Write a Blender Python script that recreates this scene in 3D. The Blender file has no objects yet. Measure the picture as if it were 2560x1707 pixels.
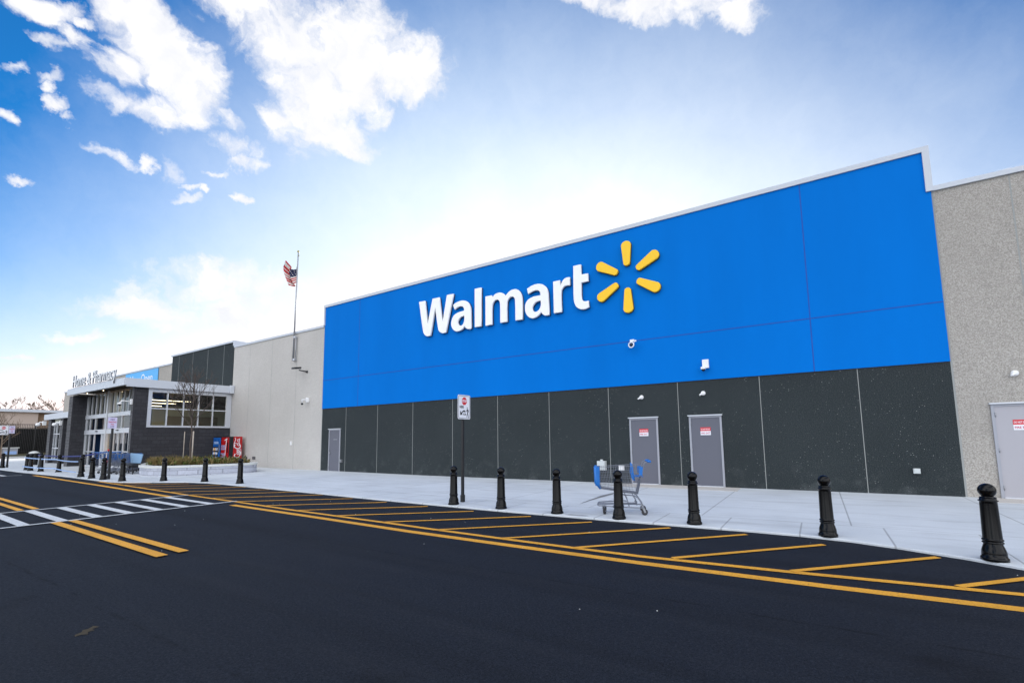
import bpy, bmesh, math, random
from mathutils import Vector, Matrix, noise as mnoise
R = math.radians
scene = bpy.context.scene
COL = scene.collection

# ------------------------------------------------------------------ camera
cam_data = bpy.data.cameras.new('camera')
cam = bpy.data.objects.new('camera', cam_data)
COL.objects.link(cam)
cam_data.sensor_width = 36.0
cam_data.sensor_fit = 'HORIZONTAL'
cam_data.lens = 16.2186
cam_data.shift_x = -0.01762
cam_data.shift_y = 0.0457
cam_data.clip_start = 0.05
cam_data.clip_end = 3000.0
CX = Vector((0.84964, 0.52714, -0.01528))
CY = Vector((0.06977, -0.08364, 0.99405))
CZ = Vector((0.52273, -0.84565, -0.10784))
m = Matrix.Identity(4)
for i in range(3):
    m[i][0] = CX[i]; m[i][1] = CY[i]; m[i][2] = CZ[i]
m[2][3] = 1.58
cam.matrix_world = m
scene.camera = cam

# ------------------------------------------------------------------ view + light
scene.view_settings.view_transform = 'Standard'
scene.view_settings.look = 'None'
scene.view_settings.gamma = 1.0
scene.view_settings.exposure = 1.25
SUN_EL, SUN_AZ = 15.0, -38.0        # azimuth measured from +Y towards +X
sd = Vector((math.sin(R(SUN_AZ)) * math.cos(R(SUN_EL)), math.cos(R(SUN_AZ)) * math.cos(R(SUN_EL)), math.sin(R(SUN_EL))))
sun_data = bpy.data.lights.new('sun', 'SUN')
sun_data.energy = 3.0
sun_data.angle = R(0.5)
sun_data.color = (1.0, 0.86, 0.68)
sun = bpy.data.objects.new('sun', sun_data)
sun.rotation_euler = sd.to_track_quat('Z', 'Y').to_euler()
sun.location = (-30, 60, 40)
COL.objects.link(sun)

BACK_FILL_C = (21.0, 21.6, 22.6, 1)
# ------------------------------------------------------------------ world: sky with clouds placed by direction
world = bpy.data.worlds.new('World')
scene.world = world
world.use_nodes = True
wt = world.node_tree
wn = wt.nodes; wl = wt.links
for n_ in list(wn): wn.remove(n_)
def WN(t, **kw):
    n_ = wn.new(t)
    for k, v in kw.items(): setattr(n_, k, v)
    return n_
w_out = WN('ShaderNodeOutputWorld')
w_bg = WN('ShaderNodeBackground')
w_bg.inputs['Strength'].default_value = 0.05
wl.new(w_bg.outputs[0], w_out.inputs[0])
sky = WN('ShaderNodeTexSky', sky_type='NISHITA', sun_disc=False)
sky.sun_elevation = R(SUN_EL)
sky.sun_rotation = R(SUN_AZ)
sky.altitude = 0.0
sky.air_density = 1.0
sky.dust_density = 0.4
sky.ozone_density = 2.5
tc = WN('ShaderNodeTexCoord')
def wmath(op, a, b=None, c=None, clamp=False):
    n_ = WN('ShaderNodeMath', operation=op, use_clamp=clamp)
    for i, v in enumerate((a, b, c)):
        if v is None: continue
        if isinstance(v, (int, float)): n_.inputs[i].default_value = v
        else: wl.new(v, n_.inputs[i])
    return n_.outputs[0]
def wvmath(op, a, b=None, scale=None):
    n_ = WN('ShaderNodeVectorMath', operation=op)
    for i, v in enumerate((a, b)):
        if v is None: continue
        if isinstance(v, (tuple, list, Vector)): n_.inputs[i].default_value = tuple(v)
        else: wl.new(v, n_.inputs[i])
    if scale is not None: n_.inputs['Scale'].default_value = scale
    return n_
D = tc.outputs['Generated']
nz = WN('ShaderNodeTexNoise'); nz.inputs['Scale'].default_value = 14.0
nz.inputs['Detail'].default_value = 6.0; nz.inputs['Roughness'].default_value = 0.62
wl.new(D, nz.inputs['Vector'])
off = wvmath('SUBTRACT', nz.outputs['Color'], (0.5, 0.5, 0.5))
off = wvmath('SCALE', off.outputs[0], None, 0.075)
Dw = wvmath('ADD', D, off.outputs[0]).outputs[0]
FPX = 1153.33
def pix_dir(x, y):
    v = CX * ((x - 1325.1) / FPX) - CY * ((y - 970.6) / FPX) - CZ
    return v.normalized()
# (centre x, centre y, half width, half height, tilt in degrees, weight) seen as directions of the sky
CLOUDS = [
    (640, 10, 190, 80, 18, 1.0), (760, 110, 200, 105, 32, 1.0), (900, 130, 180, 120, 25, 1.0), (1010, 190, 90, 110, 65, 1.0),
    (860, 240, 150, 70, 10, 1.0), (790, 325, 120, 62, 12, 1.0), (700, 300, 50, 30, 0, 0.9), (850, 365, 60, 30, 10, 0.85),
    (350, 55, 100, 62, 10, 1.0), (410, 150, 150, 80, 42, 1.0), (300, 175, 80, 45, 10, 0.95), (500, 235, 95, 75, 50, 1.0),
    (330, 270, 110, 34, 18, 0.9), (440, 290, 120, 40, 8, 0.95), (570, 310, 55, 26, 30, 0.95), (250, 240, 50, 26, 20, 0.8),
    (110, 15, 90, 38, 8, 0.95), (195, 110, 60, 26, 50, 0.75), (590, 365, 72, 30, 8, 0.85), (620, 405, 45, 18, 0, 0.7),
    (270, 378, 56, 15, 18, 0.75), (364, 396, 22, 16, -20, 0.75), (424, 425, 34, 28, 20, 0.75), (462, 465, 32, 10, 5, 0.75),
    (455, 494, 36, 11, 8, 0.75), (508, 480, 13, 11, 0, 0.75), (594, 489, 24, 11, 10, 0.7), (34, 437, 38, 11, 8, 0.72),
    (15, 160, 34, 14, 0, 0.7), (118, 195, 38, 16, 12, 0.7), (134, 268, 34, 18, 10, 0.72), (14, 295, 34, 18, 30, 0.72),
    (205, 50, 34, 13, 10, 0.62), (130, 120, 50, 16, 20, 0.6), (108, 225, 26, 12, 30, 0.6), (170, 300, 26, 10, 20, 0.6), (540, 425, 30, 10, 0, 0.6),
    (600, 700, 170, 48, 6, 0.8), (360, 775, 170, 32, 4, 0.85), (560, 770, 220, 60, 4, 0.8), (185, 842, 66, 13, 4, 0.75), (28, 903, 34, 8, 0, 0.7),
    (1455, 0, 66, 26, 5, 0.9), (1600, 10, 110, 42, 8, 0.95), (1790, 12, 110, 52, 12, 0.9), (1735, 52, 30, 30, 0, 0.75), (2510, 428, 44, 12, -15, 0.7),
]
acc = None
for (cx, cy, hx, hy, tilt, wgt) in CLOUDS:
    c = pix_dir(cx, cy)
    ca, sa = math.cos(R(tilt)), math.sin(R(tilt))
    e1 = pix_dir(cx + ca * 10, cy + sa * 10) - pix_dir(cx - ca * 10, cy - sa * 10)
    e2 = pix_dir(cx - sa * 10, cy + ca * 10) - pix_dir(cx + sa * 10, cy - ca * 10)
    s1 = e1.length / 20 * hx * 1.25; s2 = e2.length / 20 * hy * 1.25
    e1 = e1.normalized() / s1; e2 = (e2 - e1.normalized() * e2.dot(e1.normalized())).normalized() / s2
    dx = wvmath('DOT_PRODUCT', Dw, e1).outputs['Value']
    dx = wmath('SUBTRACT', dx, c.dot(e1))
    dy = wvmath('DOT_PRODUCT', Dw, e2).outputs['Value']
    dy = wmath('SUBTRACT', dy, c.dot(e2))
    r2 = wmath('MULTIPLY_ADD', dy, dy, wmath('MULTIPLY', dx, dx))
    f = wmath('MULTIPLY_ADD', r2, -wgt, wgt)     # wgt*(1-r^2)
    acc = f if acc is None else wmath('MAXIMUM', acc, f)
front = wvmath('DOT_PRODUCT', D, tuple(-CZ)).outputs['Value']
nz2 = WN('ShaderNodeTexNoise'); nz2.inputs['Scale'].default_value = 13.0
nz2.inputs['Detail'].default_value = 9.0; nz2.inputs['Roughness'].default_value = 0.6; nz2.inputs['Distortion'].default_value = 0.4
wl.new(Dw, nz2.inputs['Vector'])
nv = wmath('SUBTRACT', nz2.outputs['Fac'], 0.5)
dens = wmath('MULTIPLY_ADD', nv, 3.0, acc)
mr = WN('ShaderNodeMapRange', interpolation_type='SMOOTHSTEP')
wl.new(dens, mr.inputs['Value'])
mr.inputs['From Min'].default_value = -0.05; mr.inputs['From Max'].default_value = 0.95
cloud_f = wmath('MULTIPLY', mr.outputs[0], wmath('GREATER_THAN', front, 0.0))
# unseen bright cloud added behind the viewer to light the shaded store front
nz3 = WN('ShaderNodeTexNoise'); nz3.inputs['Scale'].default_value = 2.2
nz3.inputs['Detail'].default_value = 8.0; nz3.inputs['Roughness'].default_value = 0.6
wl.new(D, nz3.inputs['Vector'])
mr3 = WN('ShaderNodeMapRange', interpolation_type='SMOOTHSTEP')
wl.new(nz3.outputs['Fac'], mr3.inputs['Value'])
mr3.inputs['From Min'].default_value = 0.36; mr3.inputs['From Max'].default_value = 0.56
mrb = WN('ShaderNodeMapRange', interpolation_type='SMOOTHSTEP')
wl.new(front, mrb.inputs['Value'])
mrb.inputs['From Min'].default_value = 0.38; mrb.inputs['From Max'].default_value = -0.15
back_fill_f = wmath('MULTIPLY', mr3.outputs[0], mrb.outputs[0])
# cloud brightness: thin parts a little greyer
nz4 = WN('ShaderNodeTexNoise'); nz4.inputs['Scale'].default_value = 22.0; nz4.inputs['Detail'].default_value = 6.0
wl.new(Dw, nz4.inputs['Vector'])
cmix = WN('ShaderNodeMixRGB'); cmix.blend_type = 'MIX'
cmix.inputs['Color1'].default_value = (6.7, 7.0, 7.7, 1)
cmix.inputs['Color2'].default_value = (10.4, 10.1, 9.9, 1)
wl.new(nz4.outputs['Fac'], cmix.inputs['Fac'])
# whitish air low over the roofs and round the hidden sun
GD = pix_dir(1432.7, 1387.8)
sdot = wvmath('DOT_PRODUCT', D, tuple(GD)).outputs['Value']
glow = wmath('POWER', wmath('MAXIMUM', sdot, 0.0), 1.925)
sepd = WN('ShaderNodeSeparateXYZ'); wl.new(D, sepd.inputs[0])
low = wmath('POWER', wmath('SUBTRACT', 1.0, wmath('MAXIMUM', sepd.outputs['Z'], 0.0), clamp=True), 10.1)
hz = wmath('MULTIPLY_ADD', glow, 2.441, wmath('MULTIPLY_ADD', low, 1.838, -0.36))
wisp = WN('ShaderNodeTexNoise'); wisp.inputs['Scale'].default_value = 4.5; wisp.inputs['Detail'].default_value = 7.0; wisp.inputs['Roughness'].default_value = 0.65
wl.new(Dw, wisp.inputs['Vector'])
hz = wmath('MULTIPLY_ADD', wmath('SUBTRACT', wisp.outputs['Fac'], 0.5), 0.35, hz)
hz = wmath('MINIMUM', wmath('MAXIMUM', hz, 0.0), 1.9)
tint = WN('ShaderNodeMixRGB'); tint.blend_type = 'MULTIPLY'; tint.inputs['Fac'].default_value = 1.0
tint.inputs['Color2'].default_value = (0.13, 0.85, 1.48, 1)
wl.new(sky.outputs[0], tint.inputs['Color1'])
white = WN('ShaderNodeRGB'); white.outputs[0].default_value = (8.3, 9.05, 9.85, 1)
tintc = wvmath('MINIMUM', tint.outputs[0], (7.5, 8.2, 9.2)).outputs[0]
k1 = wvmath('SUBTRACT', white.outputs[0], tintc).outputs[0]
k2n = WN('ShaderNodeVectorMath', operation='SCALE'); wl.new(k1, k2n.inputs[0]); wl.new(hz, k2n.inputs['Scale'])
skyc = wvmath('ADD', tintc, k2n.outputs[0])
fin = WN('ShaderNodeMixRGB')
wl.new(cloud_f, fin.inputs['Fac']); wl.new(skyc.outputs[0], fin.inputs['Color1']); wl.new(cmix.outputs[0], fin.inputs['Color2'])
fin2 = WN('ShaderNodeMixRGB')
wl.new(back_fill_f, fin2.inputs['Fac']); wl.new(fin.outputs[0], fin2.inputs['Color1']); fin2.inputs['Color2'].default_value = BACK_FILL_C
wl.new(fin2.outputs[0], w_bg.inputs['Color'])

# ------------------------------------------------------------------ materials
MATS = {}
class NT:
    def __init__(s, name):
        s.m = bpy.data.materials.new(name); s.m.use_nodes = True
        s.t = s.m.node_tree; s.n = s.t.nodes; s.l = s.t.links
        s.b = s.n['Principled BSDF']
        s.pos = None
    def node(s, t, **kw):
        n_ = s.n.new(t)
        for k, v in kw.items(): setattr(n_, k, v)
        return n_
    def P(s):
        if s.pos is None:
            s.pos = s.node('ShaderNodeNewGeometry').outputs['Position']
        return s.pos
    def OC(s):
        return s.node('ShaderNodeTexCoord').outputs['Object']
    def put(s, sock, v):
        if isinstance(v, (int, float)): sock.default_value = v
        elif isinstance(v, tuple): sock.default_value = v if len(v) == 4 or sock.type == 'VECTOR' else (*v, 1)
        else: s.l.new(v, sock)
    def math(s, op, a, b=None, c=None, clamp=False):
        n_ = s.node('ShaderNodeMath', operation=op, use_clamp=clamp)
        for i, v in enumerate((a, b, c)):
            if v is not None: s.put(n_.inputs[i], v)
        return n_.outputs[0]
    def noise(s, scale, detail=3, rough=0.5, vec=None, sc=None, out='Fac'):
        n_ = s.node('ShaderNodeTexNoise')
        n_.inputs['Scale'].default_value = scale; n_.inputs['Detail'].default_value = detail
        n_.inputs['Roughness'].default_value = rough
        v = vec if vec is not None else s.P()
        if sc:
            mp = s.node('ShaderNodeMapping'); mp.inputs['Scale'].default_value = sc
            s.l.new(v, mp.inputs['Vector']); v = mp.outputs[0]
        s.l.new(v, n_.inputs['Vector'])
        return n_.outputs[out]
    def ramp(s, f, lo, hi, a=0.0, b=1.0, smooth=False):
        n_ = s.node('ShaderNodeMapRange')
        if smooth: n_.interpolation_type = 'SMOOTHSTEP'
        s.put(n_.inputs['Value'], f)
        n_.inputs['From Min'].default_value = lo; n_.inputs['From Max'].default_value = hi
        n_.inputs['To Min'].default_value = a; n_.inputs['To Max'].default_value = b
        return n_.outputs[0]
    def mix(s, f, a, b, mode='MIX'):
        n_ = s.node('ShaderNodeMixRGB'); n_.blend_type = mode
        s.put(n_.inputs['Fac'], f); s.put(n_.inputs['Color1'], a); s.put(n_.inputs['Color2'], b)
        return n_.outputs[0]
    def bump(s, h, strength, dist=0.01):
        n_ = s.node('ShaderNodeBump'); n_.inputs['Strength'].default_value = strength
        n_.inputs['Distance'].default_value = dist
        s.l.new(h, n_.inputs['Height']); s.l.new(n_.outputs[0], s.b.inputs['Normal'])
    def done(s, col=None, rough=0.6, metal=0.0, spec=None):
        if col is not None: s.put(s.b.inputs['Base Color'], col)
        s.put(s.b.inputs['Roughness'], rough); s.put(s.b.inputs['Metallic'], metal)
        if spec is not None: s.b.inputs['Specular IOR Level'].default_value = spec
        return s.m

def plain(name, col, rough=0.5, metal=0.0, var=0.12, scale=6.0, spec=None):
    """painted or moulded surface with a little uneven wear"""
    k = NT(name)
    f = k.noise(scale, 4, 0.6)
    f2 = k.noise(scale * 9, 2, 0.5)
    a = tuple(c * (1 - var) for c in col); b = tuple(min(1, c * (1 + var)) for c in col)
    c = k.mix(f, a, b)
    c = k.mix(k.ramp(f2, 0.3, 0.7, 0, 0.25), c, a)
    k.done(c, k.ramp(f, 0.3, 0.7, rough * 0.85, min(1, rough * 1.15)), metal, spec)
    MATS[name] = k.m
    return k.m

def emit(name, col, st):
    k = NT(name)
    k.done(col, 0.5)
    k.put(k.b.inputs['Emission Color'], (*col, 1)); k.b.inputs['Emission Strength'].default_value = st
    MATS[name] = k.m
    return k.m

# asphalt
k = NT('asphalt')
fine = k.noise(110, 3, 0.75)
mid = k.noise(45, 3, 0.6)
big = k.noise(0.35, 4, 0.55)
streak = k.noise(1.0, 4, 0.6, sc=(0.25, 3.0, 1.0))
c = k.mix(k.ramp(fine, 0.36, 0.70), (0.003, 0.004, 0.0075), (0.033, 0.040, 0.056))
c = k.mix(k.ramp(mid, 0.35, 0.7, 0, 0.6), c, (0.010, 0.0115, 0.016))
c = k.mix(k.ramp(big, 0.35, 0.7, 0, 0.35), c, (0.013, 0.0145, 0.019))
c = k.mix(k.ramp(streak, 0.5, 0.75, 0, 0.30), c, (0.026, 0.028, 0.034))
vor = k.node('ShaderNodeTexVoronoi'); vor.inputs['Scale'].default_value = 1.3
k.l.new(k.P(), vor.inputs['Vector'])
spk = k.math('MULTIPLY', k.ramp(vor.outputs['Distance'], 0.012, 0.02, 1, 0), k.ramp(k.noise(0.8, 1), 0.55, 0.6))
c = k.mix(spk, c, (0.40, 0.40, 0.38))
seam = k.node('ShaderNodeSeparateXYZ'); k.l.new(k.P(), seam.inputs[0])
wob = k.math('MULTIPLY', k.math('SUBTRACT', k.noise(1.5, 3), 0.5), 0.10)
sy = k.math('ADD', seam.outputs['Y'], wob)
s1 = k.ramp(k.math('ABSOLUTE', k.math('SUBTRACT', sy, 1.75)), 0.006, 0.03, 0.6, 0)
s2 = k.ramp(k.math('ABSOLUTE', k.math('SUBTRACT', sy, 4.62)), 0.006, 0.03, 0.6, 0)
c = k.mix(k.math('MULTIPLY', k.math('MAXIMUM', s1, s2), k.ramp(k.noise(3.0, 2), 0.4, 0.6)), c, (0.004, 0.004, 0.005))
ov = k.node('ShaderNodeTexVoronoi'); ov.inputs['Scale'].default_value = 0.55; k.l.new(k.P(), ov.inputs['Vector'])
oil = k.math('MULTIPLY', k.ramp(k.math('ADD', ov.outputs['Distance'], k.math('MULTIPLY', k.noise(5, 4), 0.25)), 0.18, 0.32, 0.6, 0), k.ramp(k.noise(0.3, 1), 0.5, 0.55))
c = k.mix(oil, c, (0.005, 0.005, 0.006))
trk = k.ramp(k.noise(0.9, 3, 0.5, sc=(0.04, 1.6, 1.0)), 0.52, 0.66, 0, 0.45)
c = k.mix(trk, c, (0.009, 0.010, 0.013))
k.bump(fine, 0.6, 0.008)
k.done(c, k.ramp(mid, 0.3, 0.7, 0.75, 0.92), 0, 0.12); M_ASPHALT = k.m

# sidewalk concrete with tooled joints
k = NT('sidewalk_concrete')
sp = k.node('ShaderNodeSeparateXYZ'); k.l.new(k.P(), sp.inputs[0])
X, Y = sp.outputs['X'], sp.outputs['Y']
def linemask(coord, period, origin, hw):
    t = k.math('DIVIDE', k.math('SUBTRACT', coord, origin), period)
    fr = k.math('ABSOLUTE', k.math('SUBTRACT', k.math('FRACT', k.math('ADD', t, 0.5)), 0.5))
    return k.ramp(fr, hw / period, hw * 2.0 / period, 1, 0)
j1 = k.math('MULTIPLY', linemask(X, 1.13, 0.79, 0.008), k.math('LESS_THAN', Y, 9.44))
j2 = k.math('MULTIPLY', linemask(X, 2.37, 0.37, 0.008), k.math('GREATER_THAN', Y, 9.44))
j3 = k.ramp(k.math('ABSOLUTE', k.math('SUBTRACT', Y, 9.44)), 0.006, 0.014, 1, 0)
jj = k.math('MAXIMUM', k.math('MAXIMUM', j1, j2), j3)
n1 = k.noise(0.6, 5, 0.6); n2 = k.noise(1.6, 5, 0.65, sc=(0.35, 2.2, 1)); n3 = k.noise(120, 2, 0.6)
c = k.mix(k.ramp(n1, 0.3, 0.7), (0.53, 0.56, 0.59), (0.64, 0.67, 0.70))
c = k.mix(k.ramp(n2, 0.5, 0.78, 0, 0.5), c, (0.26, 0.265, 0.275))
c = k.mix(k.ramp(n3, 0.3, 0.7, 0, 0.28), c, (0.29, 0.295, 0.30))
v2 = k.node('ShaderNodeTexVoronoi'); v2.inputs['Scale'].default_value = 1.7; k.l.new(k.P(), v2.inputs['Vector'])
c = k.mix(k.math('MULTIPLY', k.ramp(v2.outputs['Distance'], 0.02, 0.05, 0.5, 0), k.ramp(k.noise(0.5, 1), 0.5, 0.56)), c, (0.14, 0.14, 0.14))
c = k.mix(k.math('MULTIPLY', jj, 0.5), c, (0.14, 0.14, 0.145))
k.bump(k.math('SUBTRACT', k.math('MULTIPLY', n3, 0.2), jj), 0.5, 0.006)
k.done(c, 0.82, 0, 0.3); M_WALK = k.m

def aggregate(name, base, dark, light, fleck=None, scale=70, fleckscale=9, fl_lo=0.62):
    k = NT(name)
    n1 = k.noise(scale, 3, 0.75); n2 = k.noise(0.5, 4, 0.6); n3 = k.noise(1.2, 4, 0.6, sc=(3.5, 3.5, 0.22))
    c = k.mix(k.ramp(n1, 0.36, 0.52), dark, base)
    c = k.mix(k.ramp(n1, 0.52, 0.66), c, light)
    c = k.mix(k.ramp(n2, 0.35, 0.7, 0, 0.3), c, dark)
    c = k.mix(k.ramp(n3, 0.5, 0.75, 0, 0.28), c, base)
    if fleck:
        v = k.node('ShaderNodeTexVoronoi'); v.inputs['Scale'].default_value = fleckscale
        k.l.new(k.P(), v.inputs['Vector'])
        m1 = k.ramp(v.outputs['Distance'], 0.09, 0.15, 1, 0)
        sel = k.node('ShaderNodeSeparateColor'); k.l.new(v.outputs['Color'], sel.inputs[0])
        m2 = k.math('GREATER_THAN', sel.outputs[0], fl_lo)
        m3 = k.ramp(k.noise(1.3, 3, 0.6), 0.40, 0.6)
        c = k.mix(k.math('MULTIPLY', k.math('MULTIPLY', m1, m2), m3), c, fleck)
    sz = k.node('ShaderNodeSeparateXYZ'); k.l.new(k.P(), sz.inputs[0])
    bl = k.math('MULTIPLY', k.ramp(sz.outputs['Z'], 0.1, 0.95, 1, 0), k.ramp(k.noise(2.2, 5, 0.65), 0.52, 0.78, 0, 0.2))
    c = k.mix(bl, c, (0.30, 0.31, 0.31))
    k.bump(n1, 0.7, 0.012)
    k.done(c, 0.9, 0, 0.2)
    MATS[name] = k.m
    return k.m
M_GRAY = aggregate('gray_exposed_aggregate', (0.40, 0.373, 0.338), (0.25, 0.232, 0.208), (0.54, 0.508, 0.465), scale=46)
M_GRAYL = aggregate('gray_exposed_aggregate_left', (0.53, 0.505, 0.475), (0.36, 0.343, 0.32), (0.68, 0.655, 0.62), scale=34)  # gray aggregate in a paler tone for the wall left of the sign
M_DARK = aggregate('dark_exposed_aggregate', (0.032, 0.040, 0.043), (0.014, 0.019, 0.021), (0.070, 0.080, 0.084), fleck=(0.42, 0.42, 0.41), scale=50, fleckscale=19, fl_lo=0.62)

# blue painted panel
k = NT('blue_paint')
n1 = k.noise(0.5, 4, 0.6, sc=(1.5, 1.5, 0.3)); n2 = k.noise(60, 2, 0.6)
c = k.mix(n1, (0.000, 0.138, 0.51), (0.000, 0.172, 0.63))
k.bump(n2, 0.15, 0.004)
k.done(c, 0.85, 0, 0.08); M_BLUE = k.m

# split-face block
def block_mat(name, a, b, mortar, axis, mort=0.5):
    k = NT(name)
    mp = k.node('ShaderNodeMapping')
    mp.inputs['Rotation'].default_value = (R(90), 0, 0) if axis == 'X' else (R(90), 0, R(90))
    sep = k.node('ShaderNodeSeparateXYZ'); k.l.new(k.P(), sep.inputs[0])
    cb = k.node('ShaderNodeCombineXYZ')
    k.l.new(sep.outputs['X' if axis == 'X' else 'Y'], cb.inputs[0]); k.l.new(sep.outputs['Z'], cb.inputs[1])
    br = k.node('ShaderNodeTexBrick')
    k.l.new(cb.outputs[0], br.inputs['Vector'])
    br.inputs['Scale'].default_value = 1.0
    br.inputs['Brick Width'].default_value = 0.4; br.inputs['Row Height'].default_value = 0.2
    br.inputs['Mortar Size'].default_value = 0.010
    br.inputs['Color1'].default_value = (*a, 1); br.inputs['Color2'].default_value = (*b, 1); br.inputs['Mortar'].default_value = (*mortar, 1)
    n1 = k.noise(14, 4, 0.7)
    c = k.mix(k.ramp(n1, 0.35, 0.7, 0, 0.55), br.outputs['Color'], tuple(x * 0.55 for x in a))
    k.bump(k.math('SUBTRACT', n1, k.math('MULTIPLY', br.outputs['Fac'], 0.6)), 0.8, 0.02)
    k.done(c, 0.9, 0, 0.2); MATS[name] = k.m
    return k.m
M_BLKSHADE = block_mat('charcoal_split_block_shaded', (0.060, 0.060, 0.068), (0.045, 0.045, 0.052), (0.035, 0.035, 0.04), 'Y')  # split block with the shade of the side faces put into its colour
M_BLKLIT = block_mat('charcoal_split_block_lit', (0.125, 0.125, 0.132), (0.095, 0.095, 0.10), (0.20, 0.20, 0.21), 'X')  # same block, light on the pier fronts put into a paler colour
M_PLANT = block_mat('pale_split_block', (0.56, 0.58, 0.66), (0.45, 0.47, 0.54), (0.30, 0.31, 0.35), 'X')
M_CAP = plain('cap_stone', (0.62, 0.63, 0.61), 0.85, var=0.1, scale=5)
M_COPING = plain('coping_metal', (0.52, 0.55, 0.60), 0.45, 0.0, var=0.05, scale=2)
M_FASCIA = plain('fascia_metal', (0.56, 0.59, 0.64), 0.4, 0.0, var=0.05, scale=2)
M_ALU = plain('aluminium_frame', (0.60, 0.62, 0.66), 0.38, 0.25, var=0.05)
M_TANMETAL = plain('tan_header', (0.36, 0.27, 0.19), 0.5)
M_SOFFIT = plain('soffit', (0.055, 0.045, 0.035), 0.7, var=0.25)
M_SEAL = plain('joint_sealant', (0.30, 0.31, 0.30), 0.8)
M_BSEAL = plain('blue_reveal', (0.0, 0.055, 0.34), 0.7)
M_DOORD = plain('door_paint_grey', (0.112, 0.116, 0.145), 0.5, var=0.05, scale=2)
M_DOORL = plain('door_paint_pale', (0.38, 0.37, 0.40), 0.5, var=0.04, scale=2)
M_FRAME = plain('door_frame', (0.33, 0.34, 0.38), 0.45, var=0.06)
M_WHITE = plain('white_plastic', (0.80, 0.80, 0.80), 0.4, var=0.04)
M_LETTER = plain('letter_white', (0.88, 0.88, 0.87), 0.4, var=0.02)
M_YEL = plain('letter_yellow', (0.95, 0.56, 0.001), 0.4, var=0.03)
M_BLACK = plain('black_enamel', (0.0035, 0.0035, 0.004), 0.14, var=0.1, spec=0.2)
M_BLKMAT = plain('black_powder_coat', (0.012, 0.012, 0.013), 0.5)
M_STEEL = plain('galvanised_steel', (0.33, 0.34, 0.36), 0.4, 0.55)
M_GREY = plain('grey_box_paint', (0.55, 0.58, 0.58), 0.5)
M_RED = plain('sign_red', (0.62, 0.02, 0.03), 0.4)
M_SIGNW = plain('sign_white', (0.78, 0.79, 0.84), 0.4, var=0.03)
M_INK = plain('sign_black', (0.008, 0.008, 0.01), 0.5)
M_REDINK = plain('sign_red_ink', (0.50, 0.02, 0.06), 0.5)
M_CARTBLUE = plain('cart_blue', (0.008, 0.15, 0.52), 0.35)
M_CARTGREY = plain('cart_grey', (0.19, 0.205, 0.25), 0.45, 0.2)
M_RUBBER = plain('rubber', (0.03, 0.03, 0.033), 0.7)
M_BARK = plain('bark', (0.085, 0.065, 0.055), 0.9, var=0.3, scale=12)
M_BARKFAR = plain('bark_far', (0.15, 0.11, 0.08), 0.9, var=0.3, scale=2)
M_WOOD = plain('stake_wood', (0.42, 0.36, 0.30), 0.85, var=0.2, scale=10)
M_BEIGE = plain('beige_stucco', (0.50, 0.40, 0.34), 0.85, var=0.05, scale=1)
M_BROWN = plain('brown_stucco', (0.26, 0.17, 0.11), 0.85, var=0.08, scale=1)
M_CREAM = plain('interior_wall', (0.52, 0.52, 0.42), 0.8, var=0.05)
M_INTAN = plain('interior_tan', (0.28, 0.24, 0.18), 0.8, var=0.05)
M_INBLUE = plain('interior_blue', (0.01, 0.05, 0.16), 0.7)
M_INCEIL = plain('interior_ceiling', (0.16, 0.14, 0.09), 0.8)
M_SKYBLUE = plain('banner_blue', (0.10, 0.42, 0.80), 0.6, var=0.05, scale=1)
M_VRED = plain('vending_red', (0.45, 0.005, 0.008), 0.3)
M_VBLUE = plain('vending_blue', (0.01, 0.11, 0.42), 0.3)
M_VDARK = plain('vending_window', (0.006, 0.008, 0.012), 0.12)
M_STRAPB = plain('strap_dark_blue', (0.008, 0.02, 0.16), 0.5)
M_STRAPL = plain('strap_light_blue', (0.30, 0.45, 0.75), 0.5)
M_CARTDARK = plain('cart_blue_dark', (0.01, 0.10, 0.33), 0.4)
M_BENCH = plain('pale_blue_panel', (0.25, 0.42, 0.62), 0.4)
M_ORANGE = plain('goods_orange', (0.75, 0.28, 0.04), 0.5)
M_YELP = None
def line_paint(name, col):
    k = NT(name)
    n1 = k.noise(60, 3, 0.7); n2 = k.noise(1.5, 4, 0.6)
    c = k.mix(k.ramp(n1, 0.54, 0.72, 0, 0.85), col, (0.03, 0.03, 0.035))
    c = k.mix(k.ramp(n2, 0.42, 0.7, 0, 0.4), c, tuple(x * 0.6 for x in col))
    k.bump(n1, 0.3, 0.004)
    k.done(c, 0.7, 0, 0.3); return k.m
M_PYEL = line_paint('yellow_line_paint', (0.74, 0.35, 0.03))
M_PWHT = line_paint('white_line_paint', (0.62, 0.63, 0.64))
# glass: clear with strong grazing reflection
k = NT('window_glass')
for n_ in list(k.n):
    if n_.type != 'OUTPUT_MATERIAL': k.n.remove(n_)
outn = [n_ for n_ in k.n if n_.type == 'OUTPUT_MATERIAL'][0]
tr = k.node('ShaderNodeBsdfTransparent'); tr.inputs[0].default_value = (0.62, 0.70, 0.70, 1)
gl = k.node('ShaderNodeBsdfGlossy'); gl.inputs['Roughness'].default_value = 0.02
fr = k.node('ShaderNodeFresnel'); fr.inputs['IOR'].default_value = 1.5
mx = k.node('ShaderNodeMixShader')
k.l.new(fr.outputs[0], mx.inputs[0]); k.l.new(tr.outputs[0], mx.inputs[1]); k.l.new(gl.outputs[0], mx.inputs[2])
k.l.new(mx.outputs[0], outn.inputs[0]); M_GLASS = k.m
M_TUBE = emit('lit_tube', (1.0, 0.78, 0.50), 2.6)
M_GLOWBOX = emit('glowing_goods_box', (1.0, 0.62, 0.28), 2.2)  # glow put into some goods boxes, no lamp stands there

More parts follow.
